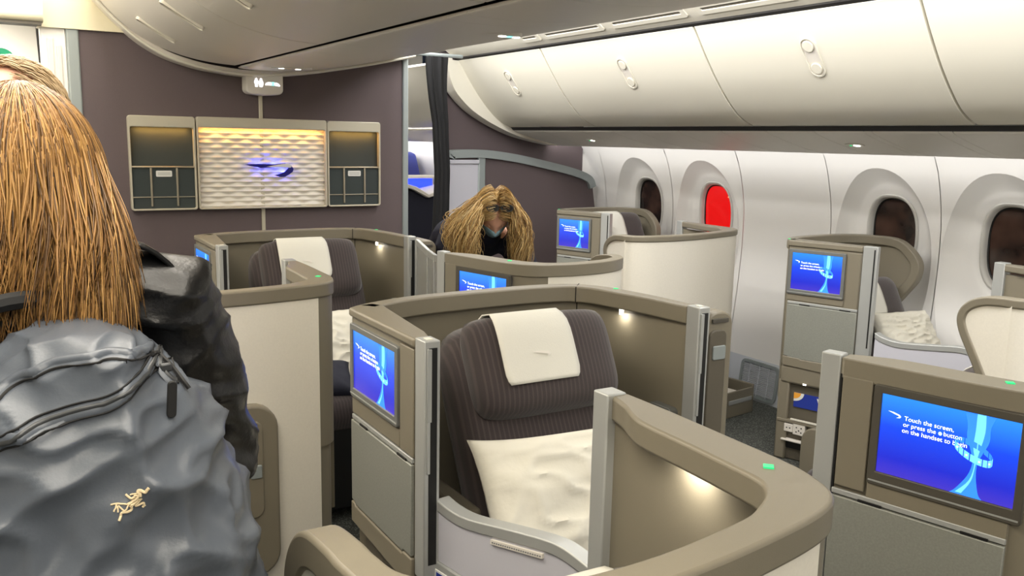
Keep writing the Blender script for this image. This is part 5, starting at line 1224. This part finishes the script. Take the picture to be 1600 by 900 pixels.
for k in range(6000):
    az = R(rnd.uniform(150, 395)); pol = R(abs(rnd.gauss(0, 34))+3)
    if pol > R(88): pol = R(60)
    side = math.cos(az); ze = 1.275+0.02*rnd.random()+0.035*max(0, side)
    if rnd.random() < 0.35: ze += rnd.uniform(0.0, 0.12)
    pth = fall(HC+Vector((0.008, 0.0, 0)), az, pol, (0.084, 0.108, 0.115), ze, 0.16, 0.013, 1000+k, lean=(0.004-0.012*max(0, side), -0.012-(0.12*max(0, side) if math.sin(az) < 0.25 else 0)), flare=0.008, clump=True)
    (paths if k % 4 else fine).append(pth)
cap = MB(); rows = []
for i in range(15):
    th = R(0.2+104*i/14); rows.append([(HC.x+0.084*math.sin(th)*math.cos(R(a)), HC.y+0.106*math.sin(th)*math.sin(R(a)), HC.z+0.114*math.cos(th)) for a in range(145, 401, 8)])
for z, g in ((1.40, 1.03), (1.35, 1.08), (1.29, 1.12)): rows.append([(HC.x+0.084*g*math.cos(R(a))+0.02*max(0, math.cos(R(a))), HC.y+0.106*g*math.sin(R(a)), z) for a in range(145, 401, 8)])
hc_ = cap.grid(rows).build('hair', 'hair_auburn', A, fix=False); hc_.modifiers.new('t', 'SOLIDIFY').thickness = 0.006
strands('hair_locks', A, 'hair_auburn', paths, 0.0017, 3, 3); strands('hair_flyaways', A, 'hair_auburn', fine, 0.0008, 3, 4)

# ---------------------------------------------------------- backpack
bp = thing('backpack', (0.045, 0.93, 0.80), 'grey-blue weatherproof backpack with diagonal zips and a skeleton emblem', 'backpack')
mat('pack_cloth', srgb(84, 90, 99), 0.34, bump=(350, 0.06)); mat('zip_black', srgb(14, 14, 15), 0.7); mat('zip_grey', srgb(60, 62, 64), 0.4, 0.3); mat('embroidery', srgb(214, 196, 160), 0.7)
BX = 0.072
def pack_pt(v, th):
    """v 0 bottom .. 1 top; th angle, -90 deg = towards the camera."""
    z = 0.80+0.525*math.sin(v*math.pi/2); q = min(1.0, (1.3255-z)/0.525/0.55)
    hw = 0.158*max(0.0, 1-(1-q)**2)**0.55*(0.90+0.10*min(1, v/0.2))
    dp = 0.125*(max(0.0, 1-v**5))**0.5*(0.85+0.15*math.sin(v*math.pi))
    c, s_ = math.cos(th), math.sin(th); e = 2.7
    x = math.copysign(abs(c)**(2/e), c)*hw; y = math.copysign(abs(s_)**(2/e), s_)*dp
    return Vector((BX+x+0.02*(v-0.5)*0, 0.96+y+0.03*v, z))
rows = []; NV, NT = 110, 150
for i in range(NV+1):
    v = i/NV; row = []
    for j in range(NT):
        th = 2*math.pi*j/NT; p = pack_pt(v*0.9995, th)
        n = Vector((math.cos(th), math.sin(th), 0.25))
        f1 = noise.noise(Vector((p.x*8+p.z*5, p.y*6, p.z*11-p.x*6))); f2 = noise.noise(Vector((p.x*17-p.z*12, p.y*10+5, p.z*16+p.x*9))); f3 = noise.noise(Vector((p.x*38+p.z*20, p.y*20, p.z*34)))
        f4 = noise.noise(Vector((p.x*5+p.z*16+3, p.y*5, p.z*7-p.x*14)))
        d = 0.016*((1-abs(f1))**3-0.4)+0.011*((1-abs(f4))**5-0.25)+0.008*((1-abs(f2))**4-0.3)+0.002*f3
        k = min(1, v/0.06)*min(1, (1-v)/0.06)
        row.append(tuple(p+n*d*k))
    rows.append(row)
pk = MB().grid(rows, cv=True, cap=True).build('pack_body', 'pack_cloth', bp, angle=180)
bmx = bmesh.new(); bmx.from_mesh(pk.data); BV = BVHTree.FromBMesh(bmx); bmx.free()
def on_pack(x, z, lift=0.0):
    h, n, i_, d_ = BV.ray_cast(Vector((x, 0.3, z)), Vector((0, 1, 0)))
    if h is None:
        h, n, i_, d_ = BV.find_nearest(Vector((x, 0.9, z)))
    if n.y > 0: n = -n
    return h+n*lift, n
def ribbon(name, pts, w_, lift, m, parent, n=6):
    C = [on_pack(x, z, lift) for x, z in cat_rom(pts, n)]; rows = []
    for i, (p, nn) in enumerate(C):
        t = (C[min(i+1, len(C)-1)][0]-C[max(i-1, 0)][0]).normalized(); b = nn.cross(t).normalized()
        rows.append([tuple(p+b*w_-nn*0.003), tuple(p+b*w_*0.6+nn*0.0015), tuple(p-b*w_*0.6+nn*0.0015), tuple(p-b*w_-nn*0.003)])
    return MB().grid(rows).build(name, m, parent, angle=180)
Z2 = [(-0.07, 1.195), (-0.04, 1.22), (-0.007, 1.240), (0.018, 1.252), (0.056, 1.264), (0.084, 1.270), (0.108, 1.283), (0.131, 1.293), (0.158, 1.290)]
Z1 = [(-0.06, 1.20), (-0.035, 1.25), (-0.004, 1.279), (0.019, 1.294), (0.044, 1.306), (0.077, 1.313), (0.102, 1.312), (0.125, 1.306), (0.142, 1.296)]
z2 = ribbon('main_zip', Z2, 0.0065, 0.001, 'pack_cloth', bp); ribbon('zip_gap', Z2, 0.0026, 0.0036, 'zip_grey', z2)
ribbon('zip_edge', [(x, z-0.0062) for x, z in Z2], 0.0012, 0.001, 'zip_black', z2); ribbon('zip_edge', [(x, z+0.0062) for x, z in Z2], 0.0012, 0.001, 'zip_black', z2)
z1 = ribbon('top_zip', Z1, 0.0055, 0.001, 'pack_cloth', bp); ribbon('zip_edge', [(x, z-0.0055) for x, z in Z1], 0.0012, 0.001, 'zip_black', z1)
p0, n0 = on_pack(0.1375, 1.286, 0.006)
MB().box(-0.006, 0.006, -0.003, 0.003, -0.004, 0.005).xf(Matrix.Translation(p0))  .build('zip_slider', 'zip_grey', z2, bevel=0.002)
p1, n1 = on_pack(0.139, 1.255, 0.006)
MB().prism(rrect(-0.0045, 0.0045, -0.013, 0.024, 0.004, 4), lambda q, a: (q[0], a, q[1]), -0.0035, 0.001).xf(Matrix.Translation(p1) @ Matrix.Rotation(R(4), 4, 'Y')).build('zip_pull', 'zip_black', z2, bevel=0.001)
# embroidered emblem: a leaping skeleton, drawn with stitched lines
def em(u, v): return (0.096+(u-500)*0.000058, 1.178-(v-480)*0.000058)
LN = [([(205, 480), (290, 472), (380, 480), (440, 490)], .0010), ([(285, 480), (265, 530), (230, 568)], .0009), ([(290, 500), (298, 545), (290, 585)], .0009), ([(310, 500), (350, 545), (385, 580)], .0009), ([(445, 495), (415, 545), (385, 582)], .0009),
      ([(440, 490), (500, 470), (560, 430), (600, 390), (625, 355)], .0016), ([(470, 510), (520, 505), (575, 470), (605, 425)], .0014), ([(475, 520), (490, 560), (480, 595), (430, 605), (350, 600), (325, 650), (290, 715)], .0014), ([(480, 545), (600, 455)], .0014),
      ([(650, 430), (600, 490), (555, 540), (590, 545), (680, 520), (690, 560), (665, 600)], .0013), ([(685, 555), (705, 580)], .001), ([(610, 340), (545, 345), (495, 360)], .0009), ([(600, 375), (560, 370), (540, 395), (495, 405), (435, 350)], .0012),
      ([(635, 385), (640, 350), (610, 330), (615, 300), (655, 298), (715, 325), (740, 290), (770, 262)], .0017)]
eb = MB()
for pts, rr in LN:
    C = [on_pack(*em(u, v), 0.0012)[0] for u, v in cat_rom(pts, 4)]
    eb.tube([tuple(c) for c in C], rr*0.9, 6)
eb.build('emblem', 'embroidery', bp)
# shoulder strap, haul loop and compression strap
for x in (-0.10, 0.125):
    C = cat_rom([(x*0.75+0.02, 1.05, 1.27), (x*0.85+0.012, 1.075, 1.36), (x*0.95+0.01, 1.15, 1.41), (x+0.01, 1.25, 1.37), (x+0.015, 1.305, 1.22), (x+0.03, 1.24, 1.04), (x+0.02, 1.06, 0.98)], 6)
    rows = []
    for i, c in enumerate(C):
        c = Vector(c); t = (Vector(C[min(i+1, len(C)-1)])-Vector(C[max(i-1, 0)])).normalized(); s_ = Vector((1, 0, 0)); n_ = s_.cross(t).normalized()
        rows.append([tuple(c+s_*0.019+n_*0.006), tuple(c-s_*0.019+n_*0.006), tuple(c-s_*0.019-n_*0.006), tuple(c+s_*0.019-n_*0.006)])
    MB().grid(rows, cv=True, cap=True).build('shoulder_strap', 'zip_black', bp, bevel=0.003)
MB().tube(cat_rom([(-0.01, 1.03, 1.295), (-0.02, 1.045, 1.33), (0.03, 1.05, 1.342), (0.08, 1.045, 1.33), (0.075, 1.03, 1.295)], 6), 0.010, 8).build('haul_loop', 'zip_black', bp)
MB().tube([tuple(on_pack(x, z, 0.004)[0]) for x, z in cat_rom([(0.128, 1.300), (0.142, 1.288), (0.152, 1.276), (0.160, 1.262)], 5)], 0.0026, 6).build('side_strap', 'zip_black', bp)

# ---------------------------------------------------------- man behind
HM2 = Matrix.Translation((0.055, 2.02, 1.54)) @ Matrix.Rotation(R(-75), 4, 'Z') @ Matrix.Rotation(R(-6), 4, 'X')
B = build_person('grey-blond person whose head shows behind the red hair', HM2, (0.06, 2.04, 1.41), (0.06, 2.05, 1.24), (0.06, 2.05, 1.04), (0.06, 2.05, 0.88), ((0.05, 1.86, 1.36), (0.05, 2.24, 1.36)), ((0.0, 1.83, 1.10), (0.0, 2.27, 1.10)), ((-0.14, 1.87, 0.98), (-0.14, 2.23, 0.98)),
    ((-0.02, 2.0, 0.47), (0.12, 2.1, 0.47)), ((-0.02, 2.0, 0.07), (0.12, 2.1, 0.07)), ((-0.14, 1.99, 0.035), (-0.02, 2.1, 0.035)), ((0, 1, 0), (0, -1, 0)), (0.06, 2.05, 0), 1.0, 1.0, 0.010)
eyes(B, HM2)
ct2 = MB(); capsule(ct2, [(0.06, 2.04, 1.40, 0.08), (0.06, 2.04, 1.36, 0.11, 0.15), (0.06, 2.05, 1.24, 0.13, 0.20), (0.06, 2.05, 0.86, 0.14, 0.19)], 18)
for y, s_ in ((1.86, -1), (2.24, 1)): capsule(ct2, [(0.05, y-0.03*s_, 1.36, 0.075), (0.0, y+0.02*s_, 1.10, 0.062), (-0.12, y+0.0*s_, 0.99, 0.045)])
fuse('coat', ct2, 'grey_coat', 0.010, B)
t2 = MB()
for x, y in ((-0.02, 2.0), (0.12, 2.1)): capsule(t2, [(0.06+(x-0.06)*0.7, 2.05+(y-2.05)*0.8, 0.90, 0.12), (x, y, 0.47, 0.08), (x, y, 0.08, 0.06)])
fuse('trousers', t2, 'trousers', 0.012, B)
hp = []
for k in range(900):
    az = rnd.uniform(0, 2*math.pi); pol = rnd.uniform(2, 100)
    d = Vector((math.sin(R(pol))*math.sin(az), -math.sin(R(pol))*math.cos(az), math.cos(R(pol))))
    if d.y < -0.30 and d.z < 0.80: continue
    q0 = Vector((d.x*0.077, d.y*0.098, d.z*0.113)); P = []
    swirl = Vector((d.x*0.2+0.1*math.sin(az*3), 0.75, -0.45-0.5*(1-d.z)))
    for i in range(6):
        t = i/5; q = q0+swirl*0.050*t; e = math.sqrt((q.x/0.077)**2+(q.y/0.098)**2+(q.z/0.113)**2)
        q = q/e*(1.035+0.05*math.sin(math.pi*t)+0.02*rnd.random()); P.append(tuple(HM2 @ q))
    hp.append(P)
strands('hair', B, 'hair_grey', hp, 0.0042, 4, 8)

# ---------------------------------------------------------- blonde person bending over the far right seat
HB = Vector((2.035, 3.56, 1.185))
HM3 = Matrix.Translation(HB) @ Matrix.Rotation(R(-22), 4, 'Z') @ Matrix.Rotation(R(56), 4, 'X')
Cn = build_person('blonde person in navy bending down with a blue face mask', HM3, (2.06, 3.70, 1.10), (2.06, 3.84, 1.05), (2.07, 4.00, 0.98), (2.08, 4.10, 0.88), ((1.87, 3.72, 1.03), (2.24, 3.72, 1.03)), ((1.86, 3.56, 0.80), (2.26, 3.56, 0.80)), ((1.93, 3.36, 0.66), (2.14, 3.36, 0.66)),
    ((2.0, 4.02, 0.46), (2.17, 4.02, 0.46)), ((2.0, 4.12, 0.07), (2.17, 4.12, 0.07)), ((2.0, 3.98, 0.035), (2.17, 3.98, 0.035)), ((1, 0, 0.2), (-1, 0, 0.2)), (2.08, 4.1, 0), 0.95, 0.92, 0.009)
eyes(Cn, HM3, 0.95, True)
kn = MB(); capsule(kn, [(2.06, 3.68, 1.075, 0.075), (2.06, 3.76, 1.06, 0.18, 0.12), (2.06, 3.88, 1.03, 0.19, 0.13), (2.08, 4.10, 0.88, 0.17, 0.13)], 18)
for s_, x in ((-1, 1.87), (1, 2.24)): capsule(kn, [(x-0.05*s_, 3.74, 1.04, 0.085), (x+0.0*s_, 3.70, 1.00, 0.082), (x-0.01*s_ if s_ < 0 else x+0.02, 3.56, 0.80, 0.06), (1.93 if s_ < 0 else 2.14, 3.40, 0.69, 0.045)])
fuse('sweater', kn, 'navy_knit', 0.010, Cn)
t3 = MB()
for x in (2.0, 2.17): capsule(t3, [(2.08+(x-2.08)*0.8, 4.10, 0.88, 0.11), (x, 4.02, 0.46, 0.075), (x, 4.11, 0.09, 0.055)])
fuse('trousers', t3, 'trousers', 0.012, Cn)
# mask over nose and mouth
rows = []
for i in range(12):
    v = i/11; row = []
    for j in range(21):
        u = -1+2*j/20; z = lerp(-0.012, -0.098, v); hwid = 0.066-0.012*v
        x = u*hwid; y = -0.102+0.055*abs(u)**2.2+0.018*abs(v-0.35)*1.2-0.016*math.exp(-(u/0.3)**2)*math.exp(-((v-0.2)/0.3)**2)+0.0015*math.sin(v*22)
        row.append((x*0.95, y*0.95, z*0.95))
    rows.append(row)
MB().grid(rows).xf(HM3).build('face_mask', 'mask_blue', Cn, angle=180).modifiers.new('t', 'SOLIDIFY').thickness = 0.002
# sunglasses pushed up on the hair
sgl = thing('sunglasses', tuple(HM3 @ Vector((0, -0.06, 0.115))), 'dark sunglasses pushed up on the blonde hair', 'sunglasses')
GM = HM3 @ Matrix.Translation((0.008, -0.030, 0.088)) @ Matrix.Rotation(R(-64), 4, 'X') @ Matrix.Diagonal((0.9, 1, 0.8, 1))
for sx in (-1, 1):
    MB().prism([(sx*0.036+0.029*math.cos(R(a)), 0.021*math.sin(R(a))) for a in range(0, 360, 15)], lambda q, a: (q[0], a, q[1]), -0.034, -0.030).xf(GM).build('lens', 'lens_dark', sgl)
    MB().tube([(sx*0.036+0.030*math.cos(R(a)), -0.032, 0.022*math.sin(R(a))) for a in range(0, 360, 20)], 0.003, 6, True).xf(GM).build('rim', 'black', sgl)
    MB().tube([(sx*0.066, -0.03, 0.006), (sx*0.080, 0.0, 0.006), (sx*0.084, 0.07, 0.002), (sx*0.082, 0.10, -0.01)], 0.003, 6).xf(GM).build('temple', 'black', sgl)
MB().tube([(-0.008, -0.032, 0.004), (0, -0.034, 0.007), (0.008, -0.032, 0.004)], 0.003, 6).xf(GM).build('bridge', 'black', sgl)
# hair hangs straight down on both sides of the face
hp = []; fine = []
SC = Vector((0.077, 0.098, 0.113))*0.95*1.08
for k in range(4200):
    az = rnd.uniform(0, 2*math.pi); pol = rnd.uniform(0, 112)
    d = Vector((math.sin(R(pol))*math.sin(az), -math.sin(R(pol))*math.cos(az), math.cos(R(pol))))
    if d.y < -0.12 and d.z < 0.66: continue
    r = random.Random(9000+k); side = 1 if d.x > r.uniform(-0.06, 0.06) else -1
    q = Vector((d.x*SC.x, d.y*SC.y, d.z*SC.z)); P = [HM3 @ q]
    # comb sideways over the skull until the hair can drop free
    a = d.copy(); lift = r.uniform(1.02, 1.30); steps = 7; stop = r.choice((0.64, 0.8, 0.93, 0.93))
    for i in range(1, steps):
        a = (a+Vector((side*0.20, -0.02, -0.05))).normalized()
        P.append(HM3 @ Vector((a.x*SC.x*lift, a.y*SC.y*lift, a.z*SC.z*lift)))
        if abs(a.x) > stop: break
    w0 = P[-1]; base = HB; rad = Vector((w0.x-base.x, w0.y-base.y, 0)); rad = rad.normalized() if rad.length > 1e-4 else Vector((side, 0, 0))
    flr = r.uniform(0.3, 1.1); ze = 0.955+r.gauss(0, 0.03)+(0.05 if r.random() < 0.3 else 0); ph = r.uniform(0, 6.28); m_ = 12
    if side < 0: ze += 0.03
    for i in range(1, m_):
        t = i/(m_-1); z = lerp(w0.z, min(ze, w0.z-0.05), t)
        fl = (0.135 if side < 0 else 0.075)*math.sin(min(1.0, t*1.25+0.05)*math.pi*0.62)*flr
        P.append(Vector((w0.x, w0.y, z))+rad*fl+Vector((0.020*math.sin(ph+8*t)*t**0.5, 0.012*math.cos(ph+8*t)*t, 0)))
    (hp if k % 5 else fine).append([tuple(p) for p in P])
rows = []
for i in range(14):
    th = R(0.2+i*102/13); row = []
    for j in range(33):
        a = R(-128+256*j/32)
        d = Vector((math.sin(th)*math.sin(a), math.sin(th)*math.cos(a), math.cos(th))); row.append(tuple(HM3 @ Vector((d.x*SC.x, d.y*SC.y, d.z*SC.z))))
    rows.append(row)
MB().grid(rows).build('hair', 'hair_blonde', Cn, fix=False).modifiers.new('t', 'SOLIDIFY').thickness = 0.004
strands('hair_locks', Cn, 'hair_blonde', hp, 0.0028, 3, 11); strands('hair_flyaways', Cn, 'hair_blonde', fine, 0.0013, 3, 12)
